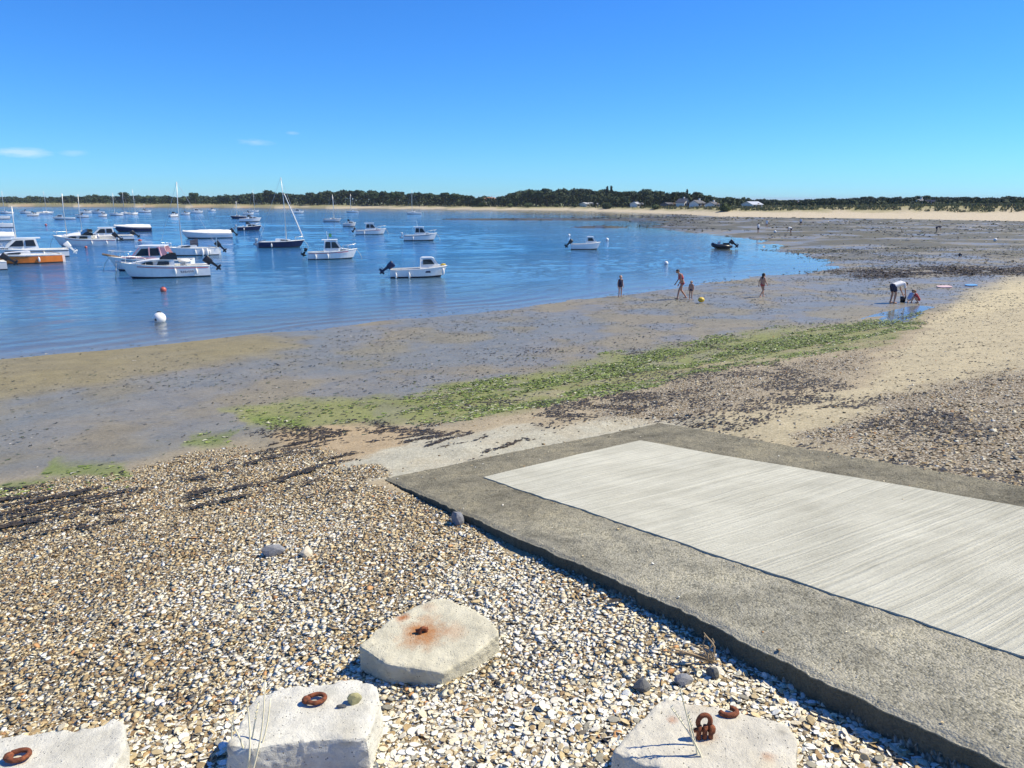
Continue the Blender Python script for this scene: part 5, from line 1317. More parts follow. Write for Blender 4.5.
# ------------------------------------------------------------------ near beach: mooring blocks, stones, stalks
def shackle_mesh(mb, c, yaw, r_, th, upright, legs=True):
    """a bent bar: ring with two short legs, standing or lying"""
    pts = []
    for a in np.linspace(-.6, math.pi + .6, 16): pts.append((r_ * math.cos(a), 0, r_ * 1.25 * math.sin(a) + r_ * 1.1))
    pts = [(r_ * .62, 0, -.1 * r_)] + pts + [(-r_ * .62, 0, -.1 * r_)]
    out = []
    for x, y, z in pts:
        if not upright: y, z = z, y + th
        X = x * math.cos(yaw) - y * math.sin(yaw); Y = x * math.sin(yaw) + y * math.cos(yaw)
        out.append((c[0] + X, c[1] + Y, c[2] + z))
    mb.tube(out, th, 10)

def make_block(poly_px, ztop, thick, base, stains_shade_px, label, tilt=(0, 0), spread=1.05):
    """poly_px: corners of the top face as seen; the block gets real thickness below"""
    W = []
    for (px, py) in poly_px: W.append(at_plane(px, py, ztop))
    W = np.array(W)
    for _ in range(6):          # let the top tilt
        W = np.array([at_plane(px, py, ztop + tilt[0] * (w[0] - W[:, 0].mean()) + tilt[1] * (w[1] - W[:, 1].mean())) for (px, py), w in zip(poly_px, W)])
    c = W.mean(0); base_c = np.array([c[0], c[1], c[2] - thick])
    top = W - base_c; n = len(top)
    bm = bmesh.new()
    tv = [bm.verts.new(p) for p in top]; cen = top.mean(0)
    bv = [bm.verts.new((cen[0] + (p[0] - cen[0]) * spread, cen[1] + (p[1] - cen[1]) * spread, p[2] - thick)) for p in top]
    bm.faces.new(tv); bm.faces.new(bv[::-1])
    side = [bm.faces.new((tv[i], bv[i], bv[(i + 1) % n], tv[(i + 1) % n])) for i in range(n)]
    bmesh.ops.recalc_face_normals(bm, faces=bm.faces)
    bmesh.ops.bevel(bm, geom=[e for e in bm.edges], offset=.022, segments=2, affect='EDGES', profile=.6)
    bmesh.ops.triangulate(bm, faces=bm.faces)
    for _ in range(4): 
        long = [e for e in bm.edges if e.calc_length() > .03]
        if not long: break
        bmesh.ops.subdivide_edges(bm, edges=long, cuts=1)
        bmesh.ops.triangulate(bm, faces=[f for f in bm.faces if len(f.verts) > 3])
    for v in bm.verts:
        q = Vector(v.co) * 7 + Vector((c[0] * 10, c[1] * 10, 0)); edge = .5
        d = mnoise.noise(q) * .007 + mnoise.noise(q * 4) * .007 + mnoise.noise(q * .35) * .009
        v.co += v.normal * d
        dt = abs(float(poly_sd(np.array([v.co.x]), np.array([v.co.y]), [(t_[0], t_[1]) for t_ in top])[0])); dz = abs(v.co.z - cen[2])
        e_ = max(0.0, 1 - dt / .07) * max(0.0, 1 - dz / .12)
        ch = max(0.0, mnoise.noise(Vector(v.co) * 9 + Vector((c[0] * 7, 3, 1))) + .1 + .5 * mnoise.noise(Vector(v.co) * 24))
        v.co += Vector((cen[0] - v.co.x, cen[1] - v.co.y, -.25)).normalized() * e_ * ch * .03
    me = bpy.data.meshes.new('mooring_block'); bm.to_mesh(me); bm.free()
    for p in me.polygons: p.use_smooth = True
    st = []
    for (px, py, rad, col, k) in stains_shade_px:
        w = at_plane(px, py, c[2]) - base_c; st.append((w[0], w[1], w[2], rad, col, k))
    me.materials.append(block_mat('block_concrete', base, st))
    o = bpy.data.objects.new('mooring_block', me); COL.objects.link(o); o.location = base_c
    tag(o, label, 'concrete block', 'concrete mooring blocks on the shingle')
    return o, base_c, c[2] - base_c[2]

def loc_on(o, base_c, px, py, zrel):
    w = at_plane(px, py, base_c[2] + zrel); return (w[0] - base_c[0], w[1] - base_c[1], zrel)

RUSTC = (.38, .13, .035)
def build_blocks():
    gz = lambda px, py: ground(px, py)[2]
    z1 = gz(402, 690) + .2
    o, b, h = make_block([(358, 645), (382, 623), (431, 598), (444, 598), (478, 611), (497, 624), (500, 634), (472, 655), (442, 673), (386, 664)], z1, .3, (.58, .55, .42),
                         [(423, 632, .13, (.2, .06, .02), 1.0), (423, 632, .25, (.42, .19, .07), 1.0), (403, 618, .08, RUSTC, .9), (452, 632, .16, RUSTC, .35), (430, 610, .1, RUSTC, .3), (398, 672, .17, (.13, .125, .08), .9), (365, 650, .07, (.16, .15, .1), .7)],  # large olive patch: dirt, with the lower left face's shade painted in
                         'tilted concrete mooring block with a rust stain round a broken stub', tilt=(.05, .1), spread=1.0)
    m = MB(); p = loc_on(o, b, 423, 632, h + .0); shackle_mesh(m, (p[0], p[1], p[2] - .025), .4, .026, .014, True); m.tube([(p[0] - .06, p[1], p[2] + .01), (p[0] + .04, p[1] + .02, p[2] + .02)], .014, 8)
    m.build('rusty_stub', M['rust'], o, True)
    z2 = gz(300, 770) + .27
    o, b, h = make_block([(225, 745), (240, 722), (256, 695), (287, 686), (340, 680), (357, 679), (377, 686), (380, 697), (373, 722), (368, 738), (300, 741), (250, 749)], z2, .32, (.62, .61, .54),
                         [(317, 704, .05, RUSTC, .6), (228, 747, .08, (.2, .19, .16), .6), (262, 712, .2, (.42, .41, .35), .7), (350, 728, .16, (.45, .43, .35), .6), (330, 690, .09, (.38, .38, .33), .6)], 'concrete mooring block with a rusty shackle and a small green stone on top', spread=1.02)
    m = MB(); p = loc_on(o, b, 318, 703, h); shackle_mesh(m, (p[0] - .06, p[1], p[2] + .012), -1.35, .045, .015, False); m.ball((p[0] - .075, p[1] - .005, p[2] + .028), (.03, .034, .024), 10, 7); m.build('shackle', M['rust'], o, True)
    st, f = stone_variants(2, 3, .3)
    def stone(px, py, zr, s, mat, label, parent_c=None, rz=0, nm='stone', v=0):
        mm = MB(); mm.add([tuple(q * np.array(s)) for q in st[v]], [tuple(t) for t in f]); oo = mm.build(nm, mat, None, False)
        return oo
    gs = paint('stone_green', (.33, .31, .16), .9, .25, 20, bmp=.01); gg = paint('stone_grey', (.21, .22, .24), .85, .25, 12, bmp=.01); gd = paint('stone_dark', (.1, .105, .11), .85, .3, 12, bmp=.01)
    w = loc_on(o, b, 355, 703, h); s1 = stone(0, 0, 0, (.052, .04, .045), gs, ''); s1.location = Vector(b) + Vector(w) + Vector((0, 0, .028)); tag(s1, 'small greenish stone on the block with the lying shackle', 'stone')
    w = loc_on(o, b, 341, 708, h); s1 = stone(0, 0, 0, (.034, .014, .014), gd, '', v=1); s1.location = Vector(b) + Vector(w) + Vector((0, 0, .014)); tag(s1, 'dark pebble beside the greenish stone on the block', 'stone')
    z3 = gz(60, 790) + .24
    o, b, h = make_block([(-70, 742), (0, 736), (50, 731), (98, 727), (113, 717), (125, 722), (124, 745), (122, 757), (108, 775), (20, 812), (-60, 800)], z3, .32, (.6, .59, .52),
                         [(22, 762, .05, RUSTC, .5), (70, 748, .2, (.44, .43, .37), .7), (105, 735, .1, (.4, .39, .33), .6)], 'concrete mooring block with a rusty shackle, cut by the bottom left corner', spread=1.02)
    m = MB(); p = loc_on(o, b, 22, 760, h); shackle_mesh(m, (p[0] - .07, p[1], p[2] + .012), -1.4, .046, .016, False); m.ball((p[0] - .08, p[1], p[2] + .026), (.03, .034, .024), 10, 7); m.build('shackle', M['rust'], o, True)
    z4 = gz(700, 768) + .26
    o, b, h = make_block([(611, 751), (638, 722), (664, 695), (690, 700), (740, 711), (789, 724), (797, 738), (797, 775), (735, 778), (668, 772), (640, 762)], z4, .33, (.58, .555, .47),
                         [(703, 735, .09, RUSTC, .55), (672, 720, .05, RUSTC, .6), (768, 757, .06, RUSTC, .7), (770, 764, .14, (.62, .55, .4), .5), (782, 732, .05, (.25, .23, .18), .5), (700, 700, .16, (.42, .34, .22), .5)],
                         'concrete mooring block with an upright rusty ring, beside the slipway wall', spread=1.02)
    p = loc_on(o, b, 704, 737, h); m = MB(); shackle_mesh(m, (p[0] - .005, p[1], p[2] + .06), .1, .036, .014, True); m.build('ring', M['rust'], o, True)
    m = MB(); m.tube([(p[0] - .085, p[1] - .01, p[2] + .05), (p[0] + .05, p[1] + .01, p[2] + .05)], .013, 8)
    for sg in (-.034, .0, .034): m.tube([(p[0] + sg, p[1] - .012 + .01 * sg, p[2] - .02), (p[0] + sg, p[1] - .012, p[2] + .085)], .0145, 8)
    m.ball((p[0] + .04, p[1], p[2] + .05), (.024, .026, .03), 10, 7); m.build('shackle', M['rust'], o, True)
    p = loc_on(o, b, 728, 714, h); m = MB(); pts = [(p[0] + .05 * math.cos(a), p[1] + .035 * math.sin(a), p[2] + .018) for a in np.linspace(-3.0, 1.2, 14)]; m.tube(pts, .016, 8); m.build('broken_ring', M['rust'], o, True)
    # larger loose stones
    for px, py, s, mat, v, lab in ((274, 555, (.15, .1, .085), gg, 0, 'grey rock lying alone on the shingle above the blocks'), (457, 524, (.1, .09, .125), gg, 2, 'upright grey rock leaning by the slipway edge'),
                                   (642, 690, (.07, .06, .05), gd, 1, 'dark stone in the shingle left of the ringed block'), (685, 684, (.075, .06, .045), gg, 0, 'flat blue grey stone behind the ringed block'),
                                   (712, 677, (.05, .05, .06), gd, 2, 'dark rounded stone below the dry twigs'), (306, 556, (.09, .07, .07), paint('stone_pale', (.55, .5, .4), .9, .2, 10, bmp=.01), 1, 'pale stone right of the grey rock')):
        g = ground(px, py); oo = stone(0, 0, 0, s, mat, '', v=v); oo.location = (g[0], g[1], g[2] + s[2] * .55); oo.rotation_euler = (0, 0, v * 1.1); tag(oo, lab, 'stone')
    # dry grass stalks with seed heads in front of the blocks
    def stalk(px, py, top_px, top_py, lab, seed, heads=5):
        rr = random.Random(seed); g = ground(px, py); tp = at_dist(top_px, top_py, g[1] + .1)
        root = empty('dry_grass', g); tag(root, lab, 'dry grass', 'dry grass stalks by the blocks')
        for i in range(heads):
            off = Vector((rr.uniform(-.05, .05), rr.uniform(-.08, .08), 0)); t = Vector(tp - g) + Vector((rr.uniform(-.12, .12), rr.uniform(-.1, .1), rr.uniform(-.18, .05)))
            if i == 0: t = Vector(tp - g); off = Vector((0, 0, 0))
            bend = Vector((rr.uniform(-.05, .05), rr.uniform(-.04, .04), 0)); k = 8; pts = []
            for j in range(k + 1):
                s = j / k; pts.append(off.lerp(t, s) + bend * math.sin(math.pi * s))
            m = MB(); m.tube(pts, [.0075 - .0005 * j for j in range(k + 1)], 6); s_ = m.build('stem', M['straw'], root, True)
            if i < 3:
                m = MB(); d = (pts[-1] - pts[-2]).normalized()
                for q in range(14):
                    c = pts[-1] - d * (.11 * q / 14); a = q * 2.4; e = c + Vector((math.cos(a) * .012, math.sin(a) * .012, .018)); m.tube([c, e], [.0035, .001], 4)
                m.build('seed_head', M['straw'], s_)
    stalk(244, 790, 246, 690, 'pale dry grass stalks in front of the block with the green stone', 5, 6)
    stalk(706, 790, 680, 688, 'pale dry grass stalk leaning across the block with the upright ring', 9, 3)
    # dry twigs by the wall
    g = ground(712, 664); root = empty('dry_twigs', g); tag(root, 'small tangle of dry twigs against the slipway wall', 'twigs')
    rr = random.Random(4)
    for i in range(12):
        a = rr.uniform(1.6, 3.0); ln = rr.uniform(.18, .42); k = 6; pts = [(math.cos(a) * ln * s + .03 * math.sin(s * 5 + i), .06 * s + rr.uniform(-.01, .01), .015 + math.sin(a) * ln * s * .7 + .02 * math.sin(s * 4)) for s in np.linspace(0, 1, k)]
        m = MB(); m.tube(pts, [.008, .008, .007, .006, .005, .003], 5); m.build('twig', M['twig'], root, True)

# ------------------------------------------------------------------ far shore
def leaf_mat(name, lo, hi):
    m, nt, b = new_mat(name)
    oi = nt.nodes.new('ShaderNodeObjectInfo'); tc = nt.nodes.new('ShaderNodeTexCoord'); n = noise_node(nt, .55, 4, .6, tc.outputs['Object'])
    f = math_node(nt, 'ADD', math_node(nt, 'MULTIPLY', n.outputs['Fac'], .6), math_node(nt, 'MULTIPLY', oi.outputs['Random'], .45))
    r = ramp_node(nt, f, [(.25, lo), (.8, hi)]); L(nt, r.outputs['Color'], b.inputs['Base Color']); b.inputs['Roughness'].default_value = .8; b.inputs['Specular IOR Level'].default_value = .2
    return m

def crown_arrays(clumps, nleaf, leaf, seed):
    """leaf-sized faces spread through overlapping clumps, over ragged inner masses"""
    g = np.random.default_rng(seed); V = []; F = []; o = 0
    v, f = ico(2)
    for (c, r_) in clumps:
        p = v.copy(); k = np.array([1 + .3 * mnoise.noise(Vector(q * 1.7) + Vector((seed, c[0], c[2]))) for q in v]); p = p * k[:, None] * np.array(r_) * .8 + np.array(c)
        V.append(p); F.append(f + o); o += len(p)
    w = np.array([r_[0] * r_[2] for _, r_ in clumps]); w /= w.sum(); ci = g.choice(len(clumps), nleaf, p=w)
    C = np.array([c for c, _ in clumps])[ci]; Rr = np.array([r_ for _, r_ in clumps])[ci]
    d = g.normal(size=(nleaf, 3)); d /= np.linalg.norm(d, axis=1)[:, None]
    P = C + d * Rr * g.uniform(.72, 1.12, (nleaf, 1))
    a = g.normal(size=(nleaf, 3)); a /= np.linalg.norm(a, axis=1)[:, None]; b = np.cross(a, d); b /= np.linalg.norm(b, axis=1)[:, None] + 1e-9
    s = leaf * g.uniform(.6, 1.4, (nleaf, 1))
    T = np.stack([P + a * s, P - a * s * .5 + b * s * .8, P - a * s * .6 - b * s * .7], 1).reshape(-1, 3)
    V.append(T); F.append(np.arange(nleaf * 3).reshape(-1, 3) + o)
    return np.vstack(V), np.vstack(F)

def tree_proto(name, kind, seed, mat):
    g = random.Random(seed); cl = []
    if kind == 'pine':        # rounded, flat-bottomed maritime crown
        for i in range(9): cl.append(((g.uniform(-2.6, 2.6), g.uniform(-2.0, 2.0), g.uniform(5.2, 8.2)), (g.uniform(1.3, 2.1), g.uniform(1.2, 2), g.uniform(.9, 1.5))))
        cl.append(((0, 0, 6.8), (2.9, 2.6, 2.0))); th = 5.5
    elif kind == 'oak':
        for i in range(11): cl.append(((g.uniform(-3.2, 3.2), g.uniform(-2.4, 2.4), g.uniform(2.2, 6.6)), (g.uniform(1.3, 2.2), g.uniform(1.3, 2), g.uniform(1.1, 1.8))))
        cl.append(((0, 0, 4), (3.2, 2.8, 2.7))); th = 2.5
    elif kind == 'low':
        for i in range(7): cl.append(((g.uniform(-2.6, 2.6), g.uniform(-1.8, 1.8), g.uniform(1.0, 3.0)), (g.uniform(1.1, 1.8), g.uniform(1, 1.6), g.uniform(.8, 1.3))))
        cl.append(((0, 0, 1.6), (2.7, 2.2, 1.5))); th = 1.2
    else:                     # spire
        for i in range(7): cl.append(((g.uniform(-.35, .35), g.uniform(-.3, .3), 2 + i * 1.25), (1.25 - i * .13, 1.2 - i * .13, 1.2)))
        th = 2
    v, f = crown_arrays(cl, 420, .62, seed)
    root = empty(name, (0, 0, 0))
    o = np_mesh('crown', v, [f], mat); o.parent = root
    m = MB(); m.tube([(0, 0, -.8), (.1, 0, th * .5), (.2, .1, th + 1.2)], [.32, .25, .14], 7)
    for a in (0.3, 2.2, 4.2): m.tube([(.12, .02, th * .7), (math.cos(a) * 1.5, math.sin(a) * 1.2, th + 1.4)], [.13, .05], 5)
    m.build('trunk', M['bark'], root, True)
    return root

def build_trees():
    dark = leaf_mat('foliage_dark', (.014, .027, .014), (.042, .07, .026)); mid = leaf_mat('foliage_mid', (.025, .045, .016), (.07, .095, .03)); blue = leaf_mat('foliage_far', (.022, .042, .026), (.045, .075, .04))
    P = {}
    for k, mat in (('pine', dark), ('oak', dark), ('low', mid), ('spire', dark)):
        P[k] = [tree_proto('pine_tree' if k == 'pine' else 'oak_tree' if k == 'oak' else 'shrub' if k == 'low' else 'cypress_tree', k, 31 + 7 * i + len(k), mat) for i in range(3 if k in ('pine', 'oak') else 2)]
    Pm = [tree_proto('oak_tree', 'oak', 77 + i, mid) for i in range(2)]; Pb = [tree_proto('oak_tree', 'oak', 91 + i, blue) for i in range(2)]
    hts = {'pine': 9.3, 'oak': 8.2, 'low': 3.9, 'spire': 10.4}
    used = set()
    def put(protos, hgt, px, Y, top_py, label, cat, group, wide=1.0, jit=0):
        """a tree standing at distance Y whose top reaches row top_py"""
        x = (px - 512) / FPX * (Y * cp + H * sp); z = float(zt(np.array([x]), np.array([Y]))[0])
        zt_ = at_dist(px, top_py, Y)[2]; hh = max(1.2, zt_ - z)
        pr = random.choice(protos); first = pr.name not in used
        o = pr if first else copy_tree(pr); used.add(pr.name)
        s = hh / hgt; o.location = (x, Y, z); o.scale = (s * wide, s * wide, s); o.rotation_euler = (0, 0, random.uniform(0, 6.28)); tag(o, label, cat, group)
    T = [(-30, 195), (0, 195), (60, 194.5), (100, 194), (150, 194.5), (200, 194.5), (235, 193.5), (255, 192), (268, 189.5), (285, 190.5), (300, 194), (318, 192), (330, 189.5), (350, 190.5), (380, 191), (420, 193), (450, 193.5), (478, 195), (500, 194.5), (512, 191.5), (530, 189.5), (550, 188.6), (570, 190), (600, 188.8), (618, 190.5), (640, 189.6), (670, 191.5), (690, 192), (705, 194.5), (740, 197), (775, 198.5), (800, 198.6), (830, 197), (870, 196), (900, 195.8), (930, 195), (960, 196), (1000, 196), (1030, 195), (1080, 195)]
    tx, ty = zip(*T)
    top = lambda p: np.interp(p, tx, ty)
    sh = lambda p: float(np.interp(p, SH_PX, SH_Y))
    rr = random.Random(21)
    G = 'trees along the far shore'
    # left: low mixed wood on the far bank
    for i, p in enumerate(np.arange(-30, 262, 5.2)):
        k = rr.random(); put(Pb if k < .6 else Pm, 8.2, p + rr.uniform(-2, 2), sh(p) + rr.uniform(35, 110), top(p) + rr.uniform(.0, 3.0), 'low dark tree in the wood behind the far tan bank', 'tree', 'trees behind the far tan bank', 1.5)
    put(P['pine'], 9.3, 126, sh(126) + 40, 191.8, 'round dark pine standing above the low wood beyond the pair of far masts', 'tree', G, 1.3)
    put(P['pine'], 9.3, 196, sh(196) + 30, 192.5, 'dark tree standing above the low wood right of the white sloop\'s mast', 'tree', G, 1.1)
    # rounded wood on its own right of the tan bank
    put(P['oak'], 8.2, 271, sh(271) + 34, 189.2, 'broad domed dark tree behind the navy sloop\'s mast', 'tree', G, 1.25)
    for p in (257, 262, 283, 290): put(P['oak'], 8.2, p, sh(p) + rr.uniform(30, 45), top(p) + rr.uniform(0, 1.5), 'rounded dark tree beside the broad domed one at the end of the tan bank', 'tree', 'rounded trees at the end of the tan bank', 1.1)
    # the long pine wood
    for p in np.arange(300, 500, 4.4):
        put(P['pine'] + P['oak'], 8.8, p + rr.uniform(-1.5, 1.5), sh(p) + rr.uniform(26, 70), top(p) + rr.uniform(-.6, 2.6), 'dark rounded pine in the wood behind the middle strip of sand', 'tree', 'pines behind the middle strip of sand', 1.15)
    for p in np.arange(500, 705, 4.0):
        if 487 < p < 497: continue
        put(P['pine'] + P['oak'], 8.8, p + rr.uniform(-1.5, 1.5), sh(p) + rr.uniform(38 if p < 560 else 60, 100), top(p) + rr.uniform(-.8, 2.2), 'tall dark pine in the wood behind the white sand spit', 'tree', 'tall pines behind the white sand spit', 1.15)
    for p, y in ((606.5, 186.8), (610.5, 186.5), (686, 190)): put(P['spire'], 10.4, p, sh(p) + 75, y, {606.5: 'narrow pointed cypress, left one of a close pair above the pines', 610.5: 'narrow pointed cypress, right one of a close pair above the pines', 686: 'narrow pointed cypress alone at the right end of the pine wood'}[p], 'tree', G, 1.0)
    for p in (482, 510, 528, 556, 575, 606, 655, 725): put(P['low'], 3.9, p, sh(p) + rr.uniform(24, 34), 203 + rr.uniform(-1, 1), 'low green bush at the foot of the pine wood', 'bush', 'bushes at the foot of the pine wood', 1.2)
    # right: wood behind the dunes
    for p in np.arange(700, 1100, 5.0):
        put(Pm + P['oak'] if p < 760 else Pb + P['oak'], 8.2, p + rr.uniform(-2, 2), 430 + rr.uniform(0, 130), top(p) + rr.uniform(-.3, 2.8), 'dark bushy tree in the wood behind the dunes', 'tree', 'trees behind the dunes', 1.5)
    for p in np.arange(765, 1100, 9.0):
        if 908 < p < 936: continue
        put(P['low'] + Pm, 5, p + rr.uniform(-4, 4), sh(p) + rr.uniform(62, 110), 203.4 + rr.uniform(-1.6, 1.4), 'green bush between the dune grass and the wood', 'bush', 'bushes behind the dune grass', 1.3)
    put(P['oak'], 8.2, 852, sh(852) + 80, 199, 'dark wide tree clump standing forward of the wood, left of the white house', 'tree', G, 1.5)
    for pr in [q for v in P.values() for q in v] + Pm + Pb:
        if pr.name not in used:
            for ch in list(pr.children): bpy.data.objects.remove(ch)
            bpy.data.objects.remove(pr)
    # undergrowth and the depth of the woods behind, one mass
    n = 52000; px = np.concatenate([rng.uniform(-80, 1120, 34000), rng.uniform(740, 1120, 18000)]); Y = np.interp(px, SH_PX, SH_Y) + np.interp(px, [0, 290, 300, 500, 560, 690, 760, 1024], [45, 40, 24, 30, 36, 50, 62, 74]) + rng.uniform(0, 1, n) * np.interp(px, [690, 760], [50, 230])
    x = (px - 512) / FPX * (Y * cp + H * sp); z0 = zt(x, Y); zt_ = H - (np.interp(px, tx, ty) + np.where(px > 750, np.interp(Y - np.interp(px, SH_PX, SH_Y), [60, 240], [7.0, 2.6]), 3.2) - 200) / FPX * Y + (fbm(px / 9, px * 0, 3, 77) - .5) * 3
    hz = np.maximum(zt_ - z0, .8); z = z0 + hz * rng.uniform(0, 1, n) ** .8
    s = .9 * rng.uniform(.5, 1.4, (n, 1)); C = np.column_stack([x, Y, z]); a = rng.normal(size=(n, 3)); a /= np.linalg.norm(a, axis=1)[:, None]; b = rng.normal(size=(n, 3)); b = np.cross(a, b); b /= np.linalg.norm(b, axis=1)[:, None]
    T = np.stack([C + a * s, C - a * s * .5 + b * s * .9, C - a * s * .6 - b * s * .9], 1).reshape(-1, 3)
    o = np_mesh('undergrowth', T, [np.arange(3 * n).reshape(-1, 3)], leaf_mat('foliage_under', (.014, .024, .012), (.04, .06, .022))); tag(o, 'shadowy undergrowth filling the woods along the far shore', kind='stuff')
    # dune grass
    n = 26000; px = np.concatenate([rng.uniform(640, 1180, n), rng.uniform(-80, 640, 3000)]); n = len(px); e = rng.uniform(-2, 26, n) ; cd = np.interp(px, K_PX, [16, 22, 28, 34, 35, 38, 42])
    Y = np.interp(px, SH_PX, SH_Y) + cd + e - 4; k = fbm(px / 6, Y / 6, 3, 301) > .42; px, Y = px[k], Y[k]; n = len(px)
    x = (px - 512) / FPX * (Y * cp + H * sp); z = zt(x, Y); hgt = rng.uniform(.35, .95, n); ww = rng.uniform(.12, .4, n); lean = rng.normal(0, .35, n); yaw = rng.uniform(0, 3.14, n)
    A = np.column_stack([x - ww * np.cos(yaw), Y - ww * np.sin(yaw), z - .1]); B = np.column_stack([x + ww * np.cos(yaw), Y + ww * np.sin(yaw), z - .1]); Ct = np.column_stack([x + lean * hgt, Y, z + hgt])
    pal = np.array([(.2, .2, .07), (.28, .25, .11), (.13, .15, .05), (.07, .06, .05)]); ti = rng.choice(4, n, p=[.35, .3, .2, .15]); tone = np.repeat(pal[ti], 3, 0)
    o = np_mesh('dune_grass', np.stack([A, B, Ct], 1).reshape(-1, 3), [np.arange(3 * n).reshape(-1, 3)], weed_mat('dune_grass', .8), {'tone': tone}); tag(o, 'straw and green marram grass along the dune edge', kind='stuff')

def house(px, base_py, w_px, h_px, Y, label, roof='roofslate', wall='wall', gable=False, chim=True, rz=R(38), roof_f=.9):
    Y = max(Y, float(np.interp(px, SH_PX, SH_Y) + np.interp(px, K_PX, [16, 22, 28, 34, 35, 38, 42])) + 12)
    c = at_dist(px, base_py, Y); sc = Y / FPX; w = w_px * sc; hh = h_px * sc; wallh = hh * (.58 if not gable else .55); rh = hh - wallh; dp_ = max(4.5, w * .6)
    x0 = c[0]; z = float(zt(np.array([x0]), np.array([Y]))[0]); z0 = min(z, c[2])
    root = empty('house', (x0, Y, z0), rz); tag(root, label, 'house', 'houses among the trees')
    up = c[2] - z0 + wallh
    m = MB(); a, d = w / 2, dp_ / 2
    if gable:
        m.add([(-a, -d, -.5), (a, -d, -.5), (a, d, -.5), (-a, d, -.5), (-a, -d, up), (a, -d, up), (a, d, up), (-a, d, up), (0, -d, up + rh), (0, d, up + rh)], [(0, 1, 5, 8, 4), (2, 3, 7, 9, 6), (1, 2, 6, 5), (3, 0, 4, 7)])
    else:
        m.add([(-a, -d, -.5), (a, -d, -.5), (a, d, -.5), (-a, d, -.5), (-a, -d, up), (a, -d, up), (a, d, up), (-a, d, up), (-a, 0, up + rh), (a, 0, up + rh)], [(0, 1, 5, 4), (2, 3, 7, 6), (1, 2, 6, 9, 5), (3, 0, 4, 8, 7)])
    m.build('wall', M[wall], root)
    m = MB(); t = .18; ov = .3
    if gable:
        for sg in (1, -1):
            k = rh / a; p = [(0, -d - ov, up + rh), (sg * (a + ov), -d - ov, up - ov * k), (sg * (a + ov), d + ov, up - ov * k), (0, d + ov, up + rh)]
            m.add(p + [(q[0], q[1], q[2] + t) for q in p], [(0, 1, 2, 3), (7, 6, 5, 4), (0, 4, 5, 1), (1, 5, 6, 2), (2, 6, 7, 3)])
    else:
        for sg in (1, -1):
            k = rh / d; p = [(-a - ov, 0, up + rh), (-a - ov, sg * (d + ov), up - ov * k), (a + ov, sg * (d + ov), up - ov * k), (a + ov, 0, up + rh)]
            m.add(p + [(q[0], q[1], q[2] + t) for q in p], [(0, 1, 2, 3), (7, 6, 5, 4), (0, 4, 5, 1), (1, 5, 6, 2), (2, 6, 7, 3)])
    r_ = m.build('roof', M[roof], root)
    if chim:
        m = MB(); m.box((a * .55 if not gable else .4, 0, up + rh + .1), (.6, .6, 1.4)); m.build('chimney', M[wall], r_)
    nw = max(2, int(w / 2.6))
    for i in range(nw):
        m = MB(); x = -a + w * (i + .5) / nw; m.box((x, -d - .02, up - wallh * .45), (.9, .1, min(1.2, wallh * .5))); m.build('window', M['win'], root)
    m = MB(); m.box((0.2 * a, -d - .03, up - wallh + .9), (.9, .1, 1.9)); m.build('door', M['wood'], root)

def build_houses():
    house(683, 206.8, 9, 7.5, 300, 'white gabled house with a dark roof, left of the white pair behind the dune', gable=True)
    house(669, 206.6, 13, 3.6, 300, 'low grey roofed building in the trees left of the white gabled house', wall='roofslate', chim=False)
    house(697, 207, 11, 6.2, 300, 'white house with a slate roof, next right of the white gabled house')
    house(712, 207.4, 8, 5, 300, 'small white house with a pale side, third along behind the dune')
    house(752, 208.2, 17, 6, 290, 'long low white house with a broad pale roof behind the dune grass', roof='gelgrey', chim=False)
    house(637, 206.6, 10, 4.2, 350, 'small white cabin with a pale roof at the foot of the tall pines', roof='gelgrey', chim=False)
    house(627, 203, 9, 8.5, 415, 'house with a pinkish tiled roof half hidden among the tall pines', roof='rooftile', gable=False)
    house(489, 204.5, 13, 6.5, 470, 'pinkish roofed pale house in the gap of the pine wood', roof='rooftile')
    house(499, 204.5, 7, 5, 476, 'small white gabled house right of the pinkish roofed one in the gap of the wood', roof='rooftile', gable=True)
    house(589, 206.2, 16, 3.4, 372, 'long low pale shed under the tall pines', wall='cream', roof='gelgrey', chim=False)
    house(919, 206.5, 10, 6.5, 285, 'white house with a dark roof before the wood at the right', roof='roofslate')
    house(929, 206, 5, 5.5, 285, 'narrow white gable end right of the dark roofed house', gable=True, chim=False)
    house(797, 206.5, 7, 4, 400, 'small house with a reddish roof low in the trees behind the dunes', roof='rooftile')

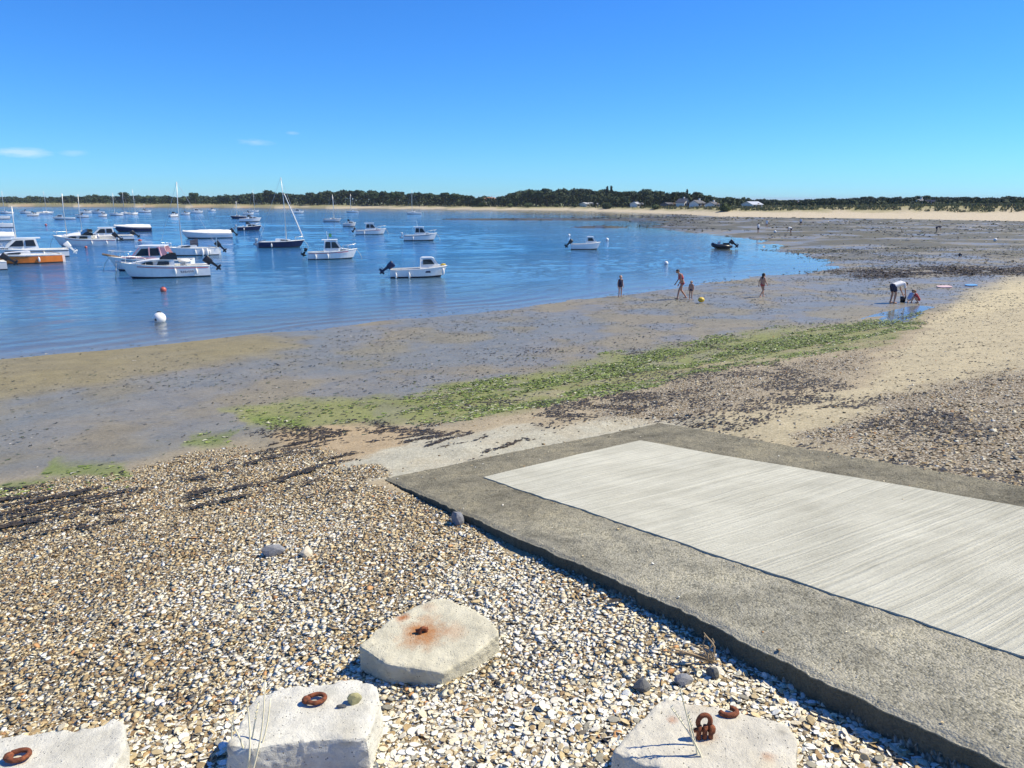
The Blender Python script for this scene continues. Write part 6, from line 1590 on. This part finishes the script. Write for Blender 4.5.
# ------------------------------------------------------------------ sky and sun
SUN_AZ, SUN_EL = R(79), R(50)
def build_sky(strength=.1, sat=1.25, sun=3.6, expo=0.0):
    w = bpy.data.worlds.new('World'); scn.world = w; w.use_nodes = True; nt = w.node_tree; bg = nt.nodes['Background']
    sk = nt.nodes.new('ShaderNodeTexSky'); sk.sky_type = 'NISHITA'; sk.sun_disc = False; sk.sun_elevation = SUN_EL; sk.sun_rotation = SUN_AZ
    sk.altitude = 0; sk.air_density = AIR; sk.dust_density = DUST; sk.ozone_density = OZ
    hs = nt.nodes.new('ShaderNodeHueSaturation'); hs.inputs['Saturation'].default_value = sat; L(nt, sk.outputs[0], hs.inputs['Color'])
    col = mix_col(nt, 1.0, hs.outputs['Color'], (.465, .96, 1.52), 'MULTIPLY')
    # a few small fair weather clouds
    tc = nt.nodes.new('ShaderNodeTexCoord'); sx = nt.nodes.new('ShaderNodeSeparateXYZ'); L(nt, tc.outputs['Generated'], sx.inputs[0])
    az = math_node(nt, 'ARCTAN2', sx.outputs[0], sx.outputs[1]); el = math_node(nt, 'ARCSINE', sx.outputs[2])
    mp = nt.nodes.new('ShaderNodeMapping'); mp.inputs['Scale'].default_value = (1, 1, 3.5); L(nt, tc.outputs['Generated'], mp.inputs['Vector'])
    n = noise_node(nt, 26, 6, .6, mp.outputs[0])
    for px, py, wx, wy, k in ((15, 152, 26, 4.6, .3), (74, 153, 13, 3, .15), (253, 142, 18, 3.5, .24), (291, 133, 8, 2.2, .15), (-60, 150, 40, 7, .5)):
        d = ray(px, py); d = d / np.linalg.norm(d); a0 = math.atan2(d[0], d[1]); e0 = math.asin(d[2])
        p = math_node(nt, 'POWER', math_node(nt, 'ABSOLUTE', math_node(nt, 'DIVIDE', math_node(nt, 'SUBTRACT', az, a0), wx / FPX)), 2.0)
        q = math_node(nt, 'POWER', math_node(nt, 'ABSOLUTE', math_node(nt, 'DIVIDE', math_node(nt, 'SUBTRACT', el, e0), wy / FPX)), 2.0)
        dd = math_node(nt, 'ADD', math_node(nt, 'SQRT', math_node(nt, 'ADD', p, q)), math_node(nt, 'MULTIPLY', math_node(nt, 'SUBTRACT', n.outputs['Fac'], .5), 2.2))
        f = ramp_node(nt, dd, [(.15, (k, k, k)), (.95, (0, 0, 0))])
        col = mix_col(nt, f.outputs['Color'], col, tuple(c / strength for c in (.9, .87, .92)))
    L(nt, col, bg.inputs['Color']); bg.inputs['Strength'].default_value = strength
    sd = bpy.data.lights.new('sun', 'SUN'); so = bpy.data.objects.new('sun', sd); COL.objects.link(so); sd.energy = sun; sd.angle = R(.53); sd.color = (1, .9, .68)
    v = Vector((math.sin(SUN_AZ) * math.cos(SUN_EL), math.cos(SUN_AZ) * math.cos(SUN_EL), math.sin(SUN_EL)))
    so.rotation_euler = v.to_track_quat('Z', 'Y').to_euler(); so.location = (30, 10, 40)
    scn.view_settings.view_transform = 'Standard'; scn.view_settings.look = 'None'; scn.view_settings.gamma = 1; scn.view_settings.exposure = expo
    scn.view_settings.use_curve_mapping = False
AIR, DUST, OZ = 1.0, 0.0, 6.0

def build_haze(dens):
    m = bpy.data.materials.new('air'); m.use_nodes = True; nt = m.node_tree; nt.nodes.clear(); out = nt.nodes.new('ShaderNodeOutputMaterial')
    v = nt.nodes.new('ShaderNodeVolumePrincipled'); v.inputs['Color'].default_value = (.72, .84, 1, 1); v.inputs['Density'].default_value = dens; v.inputs['Anisotropy'].default_value = 0
    L(nt, v.outputs[0], out.inputs['Volume'])
    b = MB(); b.box((0, 5990, 10), (30000, 12100, 32)); o = b.build('haze', m); tag(o, 'thin bluish sea air over the bay', kind='stuff')
HAZE = .0001
if HAZE: build_haze(HAZE)
build_sky(.085, 1.12, 5.0, 0.42)
build_terrain()
build_slipway()
build_shingle()
build_weed()
build_blocks()
build_boats()
build_buoys()
build_people()
build_houses()
build_trees()
